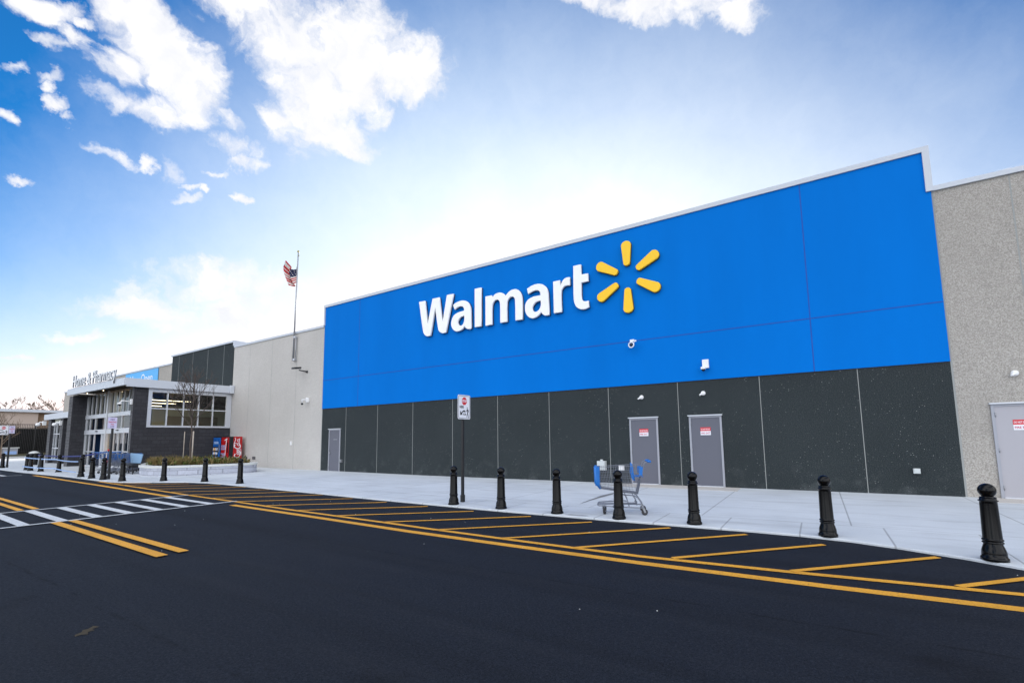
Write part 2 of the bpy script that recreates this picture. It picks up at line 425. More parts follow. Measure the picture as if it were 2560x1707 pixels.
# ------------------------------------------------------------------ mesh helpers
def tagit(o, label=None, cat=None, group=None, kind=None):
    if label: o['label'] = label
    if cat: o['category'] = cat
    if group: o['group'] = group
    if kind: o['kind'] = kind
    return o
def thing(name, loc, label, cat, group=None, rz=0.0):
    o = bpy.data.objects.new(name, None); COL.objects.link(o)
    o.empty_display_size = 0.2
    o.location = loc; o.rotation_euler = (0, 0, rz)
    return tagit(o, label, cat, group)
class MB:
    def __init__(s): s.bm = bmesh.new()
    def _mi(s, fs, mi, smooth=False):
        for f in fs: f.material_index = mi; f.smooth = smooth
    def box(s, x0, x1, y0, y1, z0, z1, mi=0, bev=0.0, mat=None):
        r = bmesh.ops.create_cube(s.bm, size=1.0)
        vs = r['verts']
        for v in vs:
            v.co = Vector(((x0 + x1) / 2 + v.co.x * (x1 - x0), (y0 + y1) / 2 + v.co.y * (y1 - y0), (z0 + z1) / 2 + v.co.z * (z1 - z0)))
        fs = list({f for v in vs for f in v.link_faces})
        s._mi(fs, mi)
        if bev > 0:
            es = list({e for v in vs for e in v.link_edges})
            rb = bmesh.ops.bevel(s.bm, geom=es, offset=bev, segments=2, affect='EDGES', profile=0.5)
            vs = list({v for f in rb['faces'] for v in f.verts}); 
            s._mi(rb['faces'], mi)
            vs = list({v for f in rb['faces'] for v in f.verts})
        if mat is not None:
            for v in vs: v.co = mat @ v.co
        return s
    def tube(s, pts, r, seg=8, mi=0, caps=True, smooth=True):
        pts = [Vector(p) for p in pts]
        if isinstance(r, (int, float)): r = [r] * len(pts)
        rings = []
        prev = None
        for i, p in enumerate(pts):
            if i == 0: d = pts[1] - p
            elif i == len(pts) - 1: d = p - pts[i - 1]
            else: d = (pts[i + 1] - p).normalized() + (p - pts[i - 1]).normalized()
            if d.length < 1e-9: d = Vector((0, 0, 1))
            d.normalize()
            if prev is None:
                a = d.orthogonal().normalized()
            else:
                a = prev - d * prev.dot(d)
                if a.length < 1e-6: a = d.orthogonal()
                a.normalize()
            prev = a
            b = d.cross(a)
            ring = []
            for k_ in range(seg):
                t = 2 * math.pi * k_ / seg
                ring.append(s.bm.verts.new(p + (a * math.cos(t) + b * math.sin(t)) * r[i]))
            rings.append(ring)
        for i in range(len(rings) - 1):
            for k_ in range(seg):
                f = s.bm.faces.new((rings[i][k_], rings[i][(k_ + 1) % seg], rings[i + 1][(k_ + 1) % seg], rings[i + 1][k_]))
                f.material_index = mi; f.smooth = smooth
        if caps and seg > 2:
            f = s.bm.faces.new(rings[0][::-1]); f.material_index = mi
            f = s.bm.faces.new(rings[-1]); f.material_index = mi
        return s
    def lathe(s, prof, c=(0, 0, 0), seg=24, mi=0, M=None):
        """prof: list of (radius, height)"""
        c = Vector(c); rings = []
        for (r, z) in prof:
            if r < 1e-5:
                rings.append([s.bm.verts.new(c + Vector((0, 0, z)))])
            else:
                rings.append([s.bm.verts.new(c + Vector((r * math.cos(2 * math.pi * k_ / seg), r * math.sin(2 * math.pi * k_ / seg), z))) for k_ in range(seg)])
        allv = [v for rg in rings for v in rg]
        for i in range(len(rings) - 1):
            A, B = rings[i], rings[i + 1]
            for k_ in range(seg):
                k2 = (k_ + 1) % seg
                if len(A) == 1 and len(B) == 1: continue
                if len(A) == 1: f = s.bm.faces.new((A[0], B[k2], B[k_]))
                elif len(B) == 1: f = s.bm.faces.new((A[k_], A[k2], B[0]))
                else: f = s.bm.faces.new((A[k_], A[k2], B[k2], B[k_]))
                f.smooth = True; f.material_index = mi
        if M is not None:
            for v in allv: v.co = M @ v.co
        return s
    def sphere(s, c, r, mi=0, seg=16, sc=(1, 1, 1)):
        n_ = 10
        prof = [(r * math.sin(math.pi * i / n_), -r * math.cos(math.pi * i / n_)) for i in range(n_ + 1)]
        M = Matrix.Translation(Vector(c)) @ Matrix.Diagonal((*sc, 1))
        return s.lathe(prof, (0, 0, 0), seg, mi, M)
    def poly(s, pts, mi=0):
        f = s.bm.faces.new([s.bm.verts.new(Vector(p)) for p in pts]); f.material_index = mi
        return s
    def prism(s, pts, vec, mi=0):
        """closed polygon extruded by vec"""
        vec = Vector(vec)
        a = [s.bm.verts.new(Vector(p)) for p in pts]; b = [s.bm.verts.new(Vector(p) + vec) for p in pts]
        n_ = len(pts)
        for f in (s.bm.faces.new(a[::-1]), s.bm.faces.new(b)): f.material_index = mi
        for i in range(n_):
            f = s.bm.faces.new((a[i], a[(i + 1) % n_], b[(i + 1) % n_], b[i])); f.material_index = mi
        return s
    def build(s, name, mats, parent=None, world=True, shade=None):
        bmesh.ops.recalc_face_normals(s.bm, faces=s.bm.faces)
        me = bpy.data.meshes.new(name); s.bm.to_mesh(me); s.bm.free()
        if not isinstance(mats, (list, tuple)): mats = [mats]
        for m_ in mats: me.materials.append(m_)
        o = bpy.data.objects.new(name, me); COL.objects.link(o)
        if parent is not None:
            o.parent = parent
            if world:
                root = parent
                while root.parent is not None: root = root.parent
                if parent == root:
                    o.matrix_parent_inverse = Matrix.LocRotScale(root.location, root.rotation_euler, None).inverted()
        return o
def curve_mesh(cu, name, mats, parent=None, M=None, world=True):
    """turn a filled curve or a text into a mesh object"""
    ob = bpy.data.objects.new('tmp', cu)
    COL.objects.link(ob)
    dg = bpy.context.evaluated_depsgraph_get(); dg.update()
    me = bpy.data.meshes.new_from_object(ob.evaluated_get(dg))
    bpy.data.objects.remove(ob, do_unlink=True)
    if M is not None: me.transform(M)
    me.materials.clear()
    if not isinstance(mats, (list, tuple)): mats = [mats]
    for m_ in mats: me.materials.append(m_)
    me.name = name
    o = bpy.data.objects.new(name, me); COL.objects.link(o)
    if parent is not None:
        o.parent = parent
        if world and parent.parent is None:
            o.matrix_parent_inverse = Matrix.LocRotScale(parent.location, parent.rotation_euler, None).inverted()
    return o
def facing(axis):
    """matrix taking (text x, text y, out) to world: 'S' faces -Y, 'E' faces +X"""
    if axis == 'S': return Matrix(((1, 0, 0, 0), (0, 0, -1, 0), (0, 1, 0, 0), (0, 0, 0, 1)))
    return Matrix(((0, 0, 1, 0), (1, 0, 0, 0), (0, 1, 0, 0), (0, 0, 0, 1)))
def text_obj(txt, name, mat, parent, origin, width, height, axis='S', extrude=0.002, bold=0.0, spacing=1.0, rot=0.0, world=True, bevel=0.0):
    """text whose box (width x cap height) starts at origin (lower left of baseline)"""
    cu = bpy.data.curves.new(name, 'FONT'); cu.body = txt; cu.size = 1.0; cu.space_character = spacing
    cu.offset = bold; cu.extrude = 0.0; cu.fill_mode = 'FRONT' if extrude == 0 else 'BOTH'
    cu.resolution_u = 3
    cu.extrude = 0.5
    o = curve_mesh(cu, name, mat)
    me = o.data
    xs = [v.co.x for v in me.vertices]
    x0, x1 = min(xs), max(xs)
    sx = width / (x1 - x0); sy = height / 0.73
    M = Matrix.Translation(Vector(origin)) @ facing(axis) @ Matrix.Rotation(rot, 4, 'Z') @ Matrix.Diagonal((sx, sy, extrude, 1)) @ Matrix.Translation((-x0, 0, 0.5))
    me.transform(M)
    if parent is not None:
        o.parent = parent
        if world and parent.parent is None:
            o.matrix_parent_inverse = Matrix.LocRotScale(parent.location, parent.rotation_euler, None).inverted()
    return o
def copy_thing(root, loc, rz=0.0, label=None, group=None):
    r = root.copy(); COL.objects.link(r); r.location = loc; r.rotation_euler = (0, 0, rz)
    if label: r['label'] = label
    if group: r['group'] = group
    for ch in root.children:
        c_ = ch.copy(); COL.objects.link(c_); c_.parent = r
        for g_ in ch.children:
            d_ = g_.copy(); COL.objects.link(d_); d_.parent = c_
    return r

# ------------------------------------------------------------------ ground
KN = [(-400, 0.27), (-45, 0.255), (-14, 0.06), (-6, 0.022), (400, 0.02)]
def g(x):
    for (a, za), (b, zb) in zip(KN, KN[1:]):
        if x <= b: return za + (zb - za) * max(0, min(1, (x - a) / (b - a)))
    return KN[-1][1]
def drape(polys, name, mat, off):
    """flat polygons (x,y lists) laid on the sloping ground"""
    bm = bmesh.new()
    for pl in polys:
        vs = [bm.verts.new((x, y, 0)) for x, y in pl]
        bm.faces.new(vs)
    for kx, _ in KN[1:-1]:
        geo = list(bm.verts) + list(bm.edges) + list(bm.faces)
        bmesh.ops.bisect_plane(bm, geom=geo, plane_co=(kx, 0, 0), plane_no=(1, 0, 0))
    for v in bm.verts: v.co.z = g(v.co.x) + off
    for f in bm.faces:
        if f.normal.z < 0: f.normal_flip()
    me = bpy.data.meshes.new(name); bm.to_mesh(me); bm.free(); me.materials.append(mat)
    o = bpy.data.objects.new(name, me); COL.objects.link(o); o['kind'] = 'structure'
    return o
bm = bmesh.new()
gx = [-900, -400, -200, -120, -80, -45, -30, -14, -6, 0, 20, 60, 400]
gy = [-400, -100, -30, 0, 10, 20, 40, 100, 500]
grid = [[bm.verts.new((x, y, g(x))) for y in gy] for x in gx]
for i in range(len(gx) - 1):
    for j in range(len(gy) - 1):
        bm.faces.new((grid[i][j], grid[i + 1][j], grid[i + 1][j + 1], grid[i][j + 1]))
me = bpy.data.meshes.new('road'); bm.to_mesh(me); bm.free(); me.materials.append(M_ASPHALT)
road = bpy.data.objects.new('road', me); COL.objects.link(road); road['kind'] = 'structure'

# pavement with its curb face
CURB = [(-75, 7.0), (-55, 6.95), (-42, 6.85), (-36, 6.8), (-32, 6.9), (-29, 6.96), (-24.8, 6.9), (-23.6, 6.93), (-22.6, 7.2), (-21.6, 7.75), (-20.6, 8.3), (-19.6, 8.52), (-18.3, 8.55),
        (-16, 8.5), (-13.6, 8.46), (-10, 8.33), (-6.5, 8.28), (-3.7, 8.28), (-2, 8.32), (-1.0, 8.36), (-0.3, 8.34), (0.3, 8.24), (0.85, 8.04), (1.44, 7.76), (1.87, 7.48), (2.4, 7.1), (3.0, 6.6), (3.6, 6.0), (4.6, 5.0), (6, 4.4), (12, 4.2), (30, 4.2)]
def curb_y(x):
    for (a, ya), (b, yb) in zip(CURB, CURB[1:]):
        if x <= b: return ya + (yb - ya) * (x - a) / (b - a)
    return CURB[-1][1]
def walk_z(x, y):
    cy_ = curb_y(x); z0 = g(x) + 0.035; z1 = max(0.09, g(x) + 0.03)
    t = max(0, min(1, (y - cy_) / (14.6 - cy_)))
    return z0 + (z1 - z0) * t
bm = bmesh.new()
xs = sorted(set([c[0] for c in CURB] + [-45.0, -14.0, -6.0, -65, -60, -50, -8, -12, -26, -28]))
rows = []
for x in xs:
    cy_ = curb_y(x)
    row = [bm.verts.new((x, cy_, g(x) - 0.05)), bm.verts.new((x, cy_, g(x) + 0.022)), bm.verts.new((x, cy_ + 0.02, g(x) + 0.035))]
    for t in (0.2, 0.4, 0.6, 0.8, 1.0):
        y = cy_ + 0.02 + (14.7 - cy_) * t
        row.append(bm.verts.new((x, y, walk_z(x, y))))
    rows.append(row)
for a, b in zip(rows, rows[1:]):
    for j in range(len(a) - 1):
        bm.faces.new((a[j], b[j], b[j + 1], a[j + 1]))
bmesh.ops.recalc_face_normals(bm, faces=bm.faces)
me = bpy.data.meshes.new('pavement'); bm.to_mesh(me); bm.free(); me.materials.append(M_WALK)
pavement = bpy.data.objects.new('pavement', me); COL.objects.link(pavement); pavement['kind'] = 'structure'
# paler landing slabs in front of the fire doors
M_SLAB = plain('landing_concrete', (0.50, 0.47, 0.44), 0.85, var=0.08)
b_ = MB()
b_.box(-5.6, -1.95, 13.62, 14.49, 0.0, 0.094)
b_.box(3.0, 5.6, 13.62, 14.49, 0.0, 0.094)
o = b_.build('door_landing', M_SLAB); o['kind'] = 'structure'

def strip(pts, w):
    """polyline of (x,y) -> quads of width w"""
    out = []
    pts = [Vector(p).to_3d() for p in pts]
    L = []; Rr = []
    for i, p in enumerate(pts):
        d = (pts[min(i + 1, len(pts) - 1)] - pts[max(i - 1, 0)]).normalized()
        n_ = Vector((-d.y, d.x, 0))
        L.append(p + n_ * w / 2); Rr.append(p - n_ * w / 2)
    for i in range(len(pts) - 1):
        out.append([(Rr[i].x, Rr[i].y), (Rr[i + 1].x, Rr[i + 1].y), (L[i + 1].x, L[i + 1].y), (L[i].x, L[i].y)])
    return out
ye = []
ye += strip([(-32.2, 6.55), (-26, 6.36), (-22.1, 6.25), (-15.95, 6.02)], 0.16)
ye += strip([(-12.45, 6.02), (-9, 5.92), (-6.2, 5.82), (-4, 5.77), (-2.0, 5.745), (0, 5.79), (1.45, 5.865), (4.5, 6.05)], 0.15)
drape(ye, 'yellow_edge_line', M_PYEL, 0.004)
drape(strip([(-24.6, 6.82), (-23.2, 6.76), (-15.8, 6.44), (-13, 6.36), (-10.4, 6.25), (-6.8, 6.17), (-4, 6.07), (-2.1, 6.04), (-0.36, 6.17), (1.56, 6.37), (4.5, 6.7)], 0.11), 'yellow_inner_line', M_PYEL, 0.008)
ht = [((2.9, 8.2), (1.1, 6.38)), ((1.17, 7.72), (-0.36, 6.2)), ((-0.03, 7.86), (-1.69, 6.14)), ((-1.06, 8.11), (-3.05, 6.05)), ((-2.25, 8.1), (-4.37, 6.04)), ((-3.65, 8.0), (-5.78, 6.08)),
      ((-4.99, 8.03), (-7.19, 6.16)), ((-6.45, 8.03), (-8.64, 6.22)), ((-7.85, 8.08), (-10.1, 6.26)), ((-9.3, 8.12), (-11.5, 6.33)), ((-10.7, 8.19), (-13.0, 6.38)), ((-12.2, 8.33), (-14.4, 6.42)),
      ((-13.62, 8.42), (-15.87, 6.48)), ((-15.07, 8.38), (-17.3, 6.52)), ((-16.62, 8.44), (-18.9, 6.6)), ((-18.23, 8.38), (-20.3, 6.64)), ((-19.95, 8.1), (-21.66, 6.68)), ((-21.6, 7.5), (-22.9, 6.75))]
hp = []
for i, (a, b) in enumerate(ht):
    if i == 0: a = (2.3, 6.38 + 1.2)
    hp += strip([a, b], 0.088)
drape(hp, 'yellow_hatching', M_PYEL, 0.012)
wp = strip([(-15.8, -4.0), (-15.8, 6.42)], 0.11) + strip([(-13.05, -4.0), (-13.05, 6.42)], 0.11)
y = 5.86
while y > -4:
    wp += strip([(-15.74, y + 0.02), (-13.11, y - 0.03)], 0.17)
    y -= 0.54
drape(wp, 'white_crosswalk', M_PWHT, 0.016)
wp = strip([(-36.6, -2.0), (-36.6, 6.25)], 0.12) + strip([(-32.75, -2.0), (-32.75, 6.25)], 0.12)
y = 5.7
while y > -2:
    wp += strip([(-36.5, y), (-32.85, y)], 0.17)
    y -= 0.6
drape(wp, 'white_crosswalk', M_PWHT, 0.016)
cd = strip([(-12.95, 3.24), (-7.83, 3.17)], 0.13) + strip([(-12.95, 2.99), (-7.8, 2.90)], 0.14)
cd += strip([(-31, 3.55), (-22, 3.45), (-15.95, 3.33)], 0.12) + strip([(-31, 3.28), (-22, 3.2), (-15.95, 3.08)], 0.12)
drape(cd, 'yellow_centre_line', M_PYEL, 0.020)
# paint smudge near the lens

M_SMUDGE = line_paint('old_yellow_smudge', (0.05, 0.034, 0.012))
hull = [(-5.45, 1.56), (-5.40, 1.51), (-5.41, 1.48), (-5.36, 1.46), (-5.33, 1.41), (-5.28, 1.40), (-5.29, 1.44), (-5.25, 1.47), (-5.32, 1.49), (-5.31, 1.53), (-5.37, 1.53), (-5.38, 1.58)]
drape([hull], 'paint_smudge', M_SMUDGE, 0.004)

# ------------------------------------------------------------------ the store
YF = 14.5
store = thing('store_building', (-20, YF, 0.0), 'long big-box store with blue sign wall, grey and charcoal panels and glazed entrance', 'store')
def part(mb, name, mats, parent=None): return mb.build(name, mats, parent or store)
def mkt(name, parent, label=None):
    o = bpy.data.objects.new(name, None)
    return o

# blue sign wall, standing 3 cm proud of the charcoal base
b = MB()
b.box(-21.5, 2.8, YF - 0.03, YF + 5, 3.25, 8.56, 0)
for xj in (-18.72, 0.045): b.box(xj - 0.012, xj + 0.012, YF - 0.033, YF - 0.028, 3.25, 8.54, 1)
b.box(-21.49, 2.79, YF - 0.034, YF - 0.028, 4.69, 4.715, 1)
part(b, 'blue_wall', [M_BLUE, M_BSEAL])
# coping: thin metal cap with the drop at both ends
b = MB()
b.box(-21.56, 2.84, YF - 0.07, YF + 5.05, 8.545, 8.68)
b.box(2.70, 2.84, YF - 0.07, YF + 5.0, 7.50, 8.545)
b.box(-21.56, -21.46, YF - 0.07, YF + 5.0, 7.6, 8.545)
part(b, 'coping', M_COPING)
b = MB()
b.box(-21.5, 2.8, YF, YF + 30, -0.1, 3.25, 0)
for i in range(10):
    xj = -19.60 + 2.287 * i
    b.box(xj - 0.008, xj + 0.008, YF - 0.003, YF + 0.01, 0.0, 3.247, 1)
b.box(-21.5, 2.8, YF - 0.012, YF + 0.01, 3.235, 3.2495, 2)
part(b, 'charcoal_wall', [M_DARK, M_SEAL, M_INK])
b = MB()
b.box(2.8, 40, YF + 0.01, YF + 30, -0.1, 7.55, 0)
b.box(2.8, 2.84, YF + 0.004, YF + 0.02, 0.0, 7.5, 1)
for xj in (4.19, 6.5, 8.8, 11.1): b.box(xj - 0.014, xj + 0.014, YF + 0.006, YF + 0.02, 0.0, 7.5, 1)
part(b, 'grey_wall', [M_GRAY, M_SEAL])
b = MB()
b.box(2.84, 40, YF - 0.04, YF + 0.6, 7.5, 7.62)
part(b, 'coping', M_COPING)
b = MB()
b.box(-30.72, -21.5, YF + 0.004, YF + 30, -0.1, 7.55, 0)
for xj in (-23.95, -26.4, -28.8): b.box(xj - 0.008, xj + 0.008, YF + 0.001, YF + 0.02, 0.0, 7.5, 1)
b.box(-21.55, -21.5, YF - 0.001, YF + 0.02, 0.0, 8.5, 1)
b.box(-21.5, 2.8, YF + 5, YF + 30, 3.25, 7.5, 0)
part(b, 'grey_wall', [M_GRAYL, M_SEAL])
b = MB(); b.box(-30.72, -21.56, YF - 0.04, YF + 0.6, 7.52, 7.64); part(b, 'coping', M_COPING)
# charcoal raised wall above the entrance
b = MB()
b.box(-39.5, -30.76, YF, YF + 4, 4.55, 7.88, 0)
for xj in (-36.28, -34.14, -32.0, -38.4): b.box(xj - 0.01, xj + 0.01, YF - 0.003, YF + 0.01, 4.9, 7.86, 1)
part(b, 'charcoal_wall', [M_DARK, M_SEAL])
b = MB()
b.box(-39.6, -30.7, YF - 0.06, YF + 4.05, 7.865, 7.98)
b.box(-30.80, -30.7, YF - 0.06, YF + 4.0, 7.64, 7.865)
part(b, 'coping', M_COPING)
# grey walls further on
b = MB()
b.box(-52.0, -39.5, YF + 0.004, YF + 30, 4.55, 7.33, 0)
b.box(-63.6, -52.0, YF + 0.008, YF + 30, -0.1, 6.80, 0)
b.box(-52.0, -42.2, YF + 0.004, YF + 30, -0.1, 4.55, 0)
part(b, 'grey_wall', M_GRAY)
b = MB()
b.box(-52.05, -39.6, YF - 0.04, YF + 0.6, 7.32, 7.43)
b.box(-63.65, -52.05, YF - 0.04, YF + 0.6, 6.79, 6.90)
part(b, 'coping', M_COPING)
# roof closing the volume behind the parapets
b = MB()
b.box(-52, 40, YF + 0.5, YF + 60, 7.0, 7.2); b.box(-39.4, -30.8, YF + 5.5, YF + 59, 0, 6.99); b.box(-21.4, 39.9, YF + 30.1, YF + 59, 0, 6.98)
part(b, 'roof', M_GREY)

# ---- the big sign: letters traced in the plane of the wall
RM = ((0.84964, 0.52714, -0.01528), (-0.06977, 0.08364, -0.99405), (-0.52273, 0.84565, 0.10784))
def on_wall(px, py, Yp):
    c = ((px - 1325.1) / 1153.33, (py - 970.6) / 1153.33, 1.0)
    d = [sum(RM[i][j] * c[i] for i in range(3)) for j in range(3)]
    s_ = Yp / d[1]
    return (d[0] * s_, d[2] * s_ + 1.58)
FACE = YF - 0.17
M_GAPSHADE = plain('letter_gap_shade', (0.004, 0.008, 0.03), 0.6)  # near-black backing, puts the shadow gap behind the letters into colour
def glyph(loops, tr, name):
    """loops: list of [(x, y, 'C' or 'S')] traced points, extruded into a channel letter"""
    cu = bpy.data.curves.new(name, 'CURVE'); cu.dimensions = '2D'; cu.fill_mode = 'BOTH'; cu.resolution_u = 6
    for lp in loops:
        sp = cu.splines.new('BEZIER'); sp.use_cyclic_u = True
        sp.bezier_points.add(len(lp) - 1)
        P = []
        for (x, y, t) in lp:
            ox, oy, k_ = tr
            P.append((on_wall(ox + x * k_, oy + y * k_, FACE), t))
        n_ = len(P)
        for i, ((x, z), t) in enumerate(P):
            bp = sp.bezier_points[i]
            bp.co = (x, z, 0)
            bp.handle_left_type = bp.handle_right_type = 'FREE'
        for i in range(n_):
            co = Vector(P[i][0]); pr = Vector(P[i - 1][0]); nx = Vector(P[(i + 1) % n_][0])
            bp = sp.bezier_points[i]
            if P[i][1] == 'S':
                d = (nx - pr)
                if d.length > 1e-6: d.normalize()
                bp.handle_left = (*(co - d * (co - pr).length * 0.36), 0)
                bp.handle_right = (*(co + d * (nx - co).length * 0.36), 0)
            else:
                bp.handle_left = (*(co + (pr - co) * 0.3), 0); bp.handle_right = (*(co + (nx - co) * 0.3), 0)
    cu2 = cu.copy()
    cu.extrude = 0.03; cu.bevel_depth = 0.012; cu.bevel_resolution = 1; cu.offset = -0.022
    M = Matrix(((1, 0, 0, 0), (0, 0, -1, FACE + 0.042), (0, 1, 0, 0), (0, 0, 0, 1)))
    o = curve_mesh(cu, name, M_LETTER, store, M)
    cu2.extrude = 0.03; cu2.offset = -0.012
    M = Matrix(((1, 0, 0, 0), (0, 0, -1, FACE + 0.115), (0, 1, 0, 0), (0, 0, 0, 1)))
    bk = curve_mesh(cu2, 'gap_shade', M_GAPSHADE, o, M); bk.matrix_parent_inverse = (Matrix.LocRotScale(store.location, None, None)).inverted() @ Matrix.Identity(4)
    bk.matrix_parent_inverse = Matrix.Identity(4)
    return o
A = (1040, 720, 160 / 1930.)
Bt = (1180, 700, 140 / 1829.)
Ct = (1300, 650, 180 / 1882.)
C_, S_ = 'C', 'S'
W = [(82, 412, C_), (270, 378, C_), (343, 1070, C_), (490, 315, C_), (700, 272, C_), (792, 1020, C_), (922, 205, C_), (1130, 162, C_), (900, 1345, C_), (860, 1360, S_), (780, 1365, S_), (700, 1320, S_), (660, 1240, S_),
     (572, 610, C_), (435, 1435, C_), (400, 1448, S_), (320, 1458, S_), (250, 1410, S_), (205, 1310, S_)]
glyph([W], A, 'sign_letter')
a1 = [(1665, 1225, C_), (1580, 1247, S_), (1505, 1222, S_), (1460, 1162, C_), (1375, 1260, S_), (1215, 1315, S_), (1095, 1235, S_), (1050, 1060, S_), (1120, 840, S_), (1260, 735, S_), (1440, 675, C_),
      (1425, 595, S_), (1355, 555, S_), (1265, 580, S_), (1155, 660, C_), (1105, 510, C_), (1240, 415, S_), (1420, 368, S_), (1560, 420, S_), (1640, 570, S_), (1655, 740, S_)]
a1h = [(1442, 840, C_), (1335, 895, S_), (1262, 1020, S_), (1312, 1122, S_), (1400, 1090, S_), (1445, 960, S_)]
glyph([a1, a1h], A, 'sign_letter')
glyph([[(75, 278, C_), (298, 235, C_), (302, 1515, C_), (78, 1550, C_)]], Bt, 'sign_letter')
mm = [(425, 530, C_), (640, 490, C_), (655, 552, C_), (760, 445, S_), (900, 402, S_), (1015, 430, S_), (1090, 502, C_), (1225, 350, S_), (1400, 287, S_), (1540, 345, S_), (1622, 510, S_), (1645, 720, S_), (1650, 1295, C_),
      (1405, 1330, C_), (1395, 720, S_), (1372, 590, S_), (1300, 550, S_), (1195, 615, S_), (1145, 760, S_), (1145, 1370, C_), (910, 1410, C_), (903, 790, S_), (875, 685, S_), (805, 650, S_), (710, 710, S_), (660, 860, S_), (655, 1460, C_), (430, 1505, C_)]
glyph([mm], Bt, 'sign_letter')
a2 = [(770, 1440, C_), (665, 1457, S_), (595, 1430, S_), (550, 1375, C_), (455, 1475, S_), (300, 1530, S_), (165, 1435, S_), (120, 1260, S_), (165, 1080, S_), (310, 965, S_), (525, 910, C_),
      (508, 835, S_), (440, 797, S_), (335, 820, S_), (205, 900, C_), (170, 750, C_), (330, 650, S_), (520, 615, S_), (660, 680, S_), (730, 815, S_), (745, 980, S_)]
a2h = [(530, 1065, C_), (405, 1115, S_), (325, 1250, S_), (375, 1345, S_), (470, 1310, S_), (530, 1200, S_)]
glyph([a2, a2h], Ct, 'sign_letter')
rr = [(855, 560, C_), (1040, 520, C_), (1050, 655, C_), (1120, 515, S_), (1210, 452, S_), (1300, 440, C_), (1305, 670, C_), (1200, 675, S_), (1110, 745, S_), (1080, 880, S_), (1095, 1365, C_), (875, 1400, C_)]
glyph([rr], Ct, 'sign_letter')
tt = [(1380, 150, C_), (1590, 105, C_), (1600, 370, C_), (1775, 340, C_), (1790, 560, C_), (1605, 600, C_), (1610, 950, S_), (1635, 1045, S_), (1700, 1070, S_), (1790, 1050, C_), (1805, 1235, C_), (1705, 1285, S_), (1570, 1290, S_), (1450, 1210, S_), (1397, 1040, S_), (1385, 700, S_)]
glyph([tt], Ct, 'sign_letter')
# six-ray spark
def ray_mesh(ang):
    cu = bpy.data.curves.new('spark_ray', 'CURVE'); cu.dimensions = '2D'; cu.fill_mode = 'BOTH'; cu.resolution_u = 5
    sp = cu.splines.new('BEZIER'); sp.use_cyclic_u = True
    r0, r1 = 0.375, 1.25; w0, w1 = 0.118, 0.178
    pts = [(r0 + 0.09, -w0), (r1 - 0.17, -w1), (r1 - 0.05, -w1 * 0.72), (r1, 0), (r1 - 0.05, w1 * 0.72), (r1 - 0.17, w1), (r0 + 0.09, w0), (r0 + 0.025, w0 * 0.7), (r0, 0), (r0 + 0.025, -w0 * 0.7)]
    sp.bezier_points.add(len(pts) - 1)
    ca, sa = math.cos(R(ang)), math.sin(R(ang))
    n_ = len(pts); Q = [Vector((x * ca - y * sa, x * sa + y * ca)) for x, y in pts]
    for i in range(n_):
        bp = sp.bezier_points[i]; bp.co = (*Q[i], 0); bp.handle_left_type = bp.handle_right_type = 'FREE'
        pr, nx = Q[i - 1], Q[(i + 1) % n_]
        d = (nx - pr).normalized()
        if (Q[i] - pr).length > 0.4: d = (Q[i] - pr).normalized()
        if (nx - Q[i]).length > 0.4: d = (nx - Q[i]).normalized()
        bp.handle_left = (*(Q[i] - d * (Q[i] - pr).length * 0.33), 0); bp.handle_right = (*(Q[i] + d * (nx - Q[i]).length * 0.33), 0)
    cu2 = cu.copy(); cu2.extrude = 0.025
    cu.extrude = 0.03; cu.bevel_depth = 0.012; cu.bevel_resolution = 1; cu.offset = -0.02
    cx_, cz_ = -5.02, 6.875
    k_ = (YF - 0.12) / YF
    M = Matrix(((k_ * 1, 0, 0, cx_), (0, 0, -1, YF - 0.115), (0, k_ * 1, 0, cz_), (0, 0, 0, 1)))
    o = curve_mesh(cu, 'spark_ray', M_YEL, store, M)
    M2 = M.copy(); M2[1][3] = YF - 0.045
    curve_mesh(cu2, 'gap_shade', M_GAPSHADE, o, M2)
    return o
for a_ in (90, 30, -30, -90, -150, 150): ray_mesh(a_)

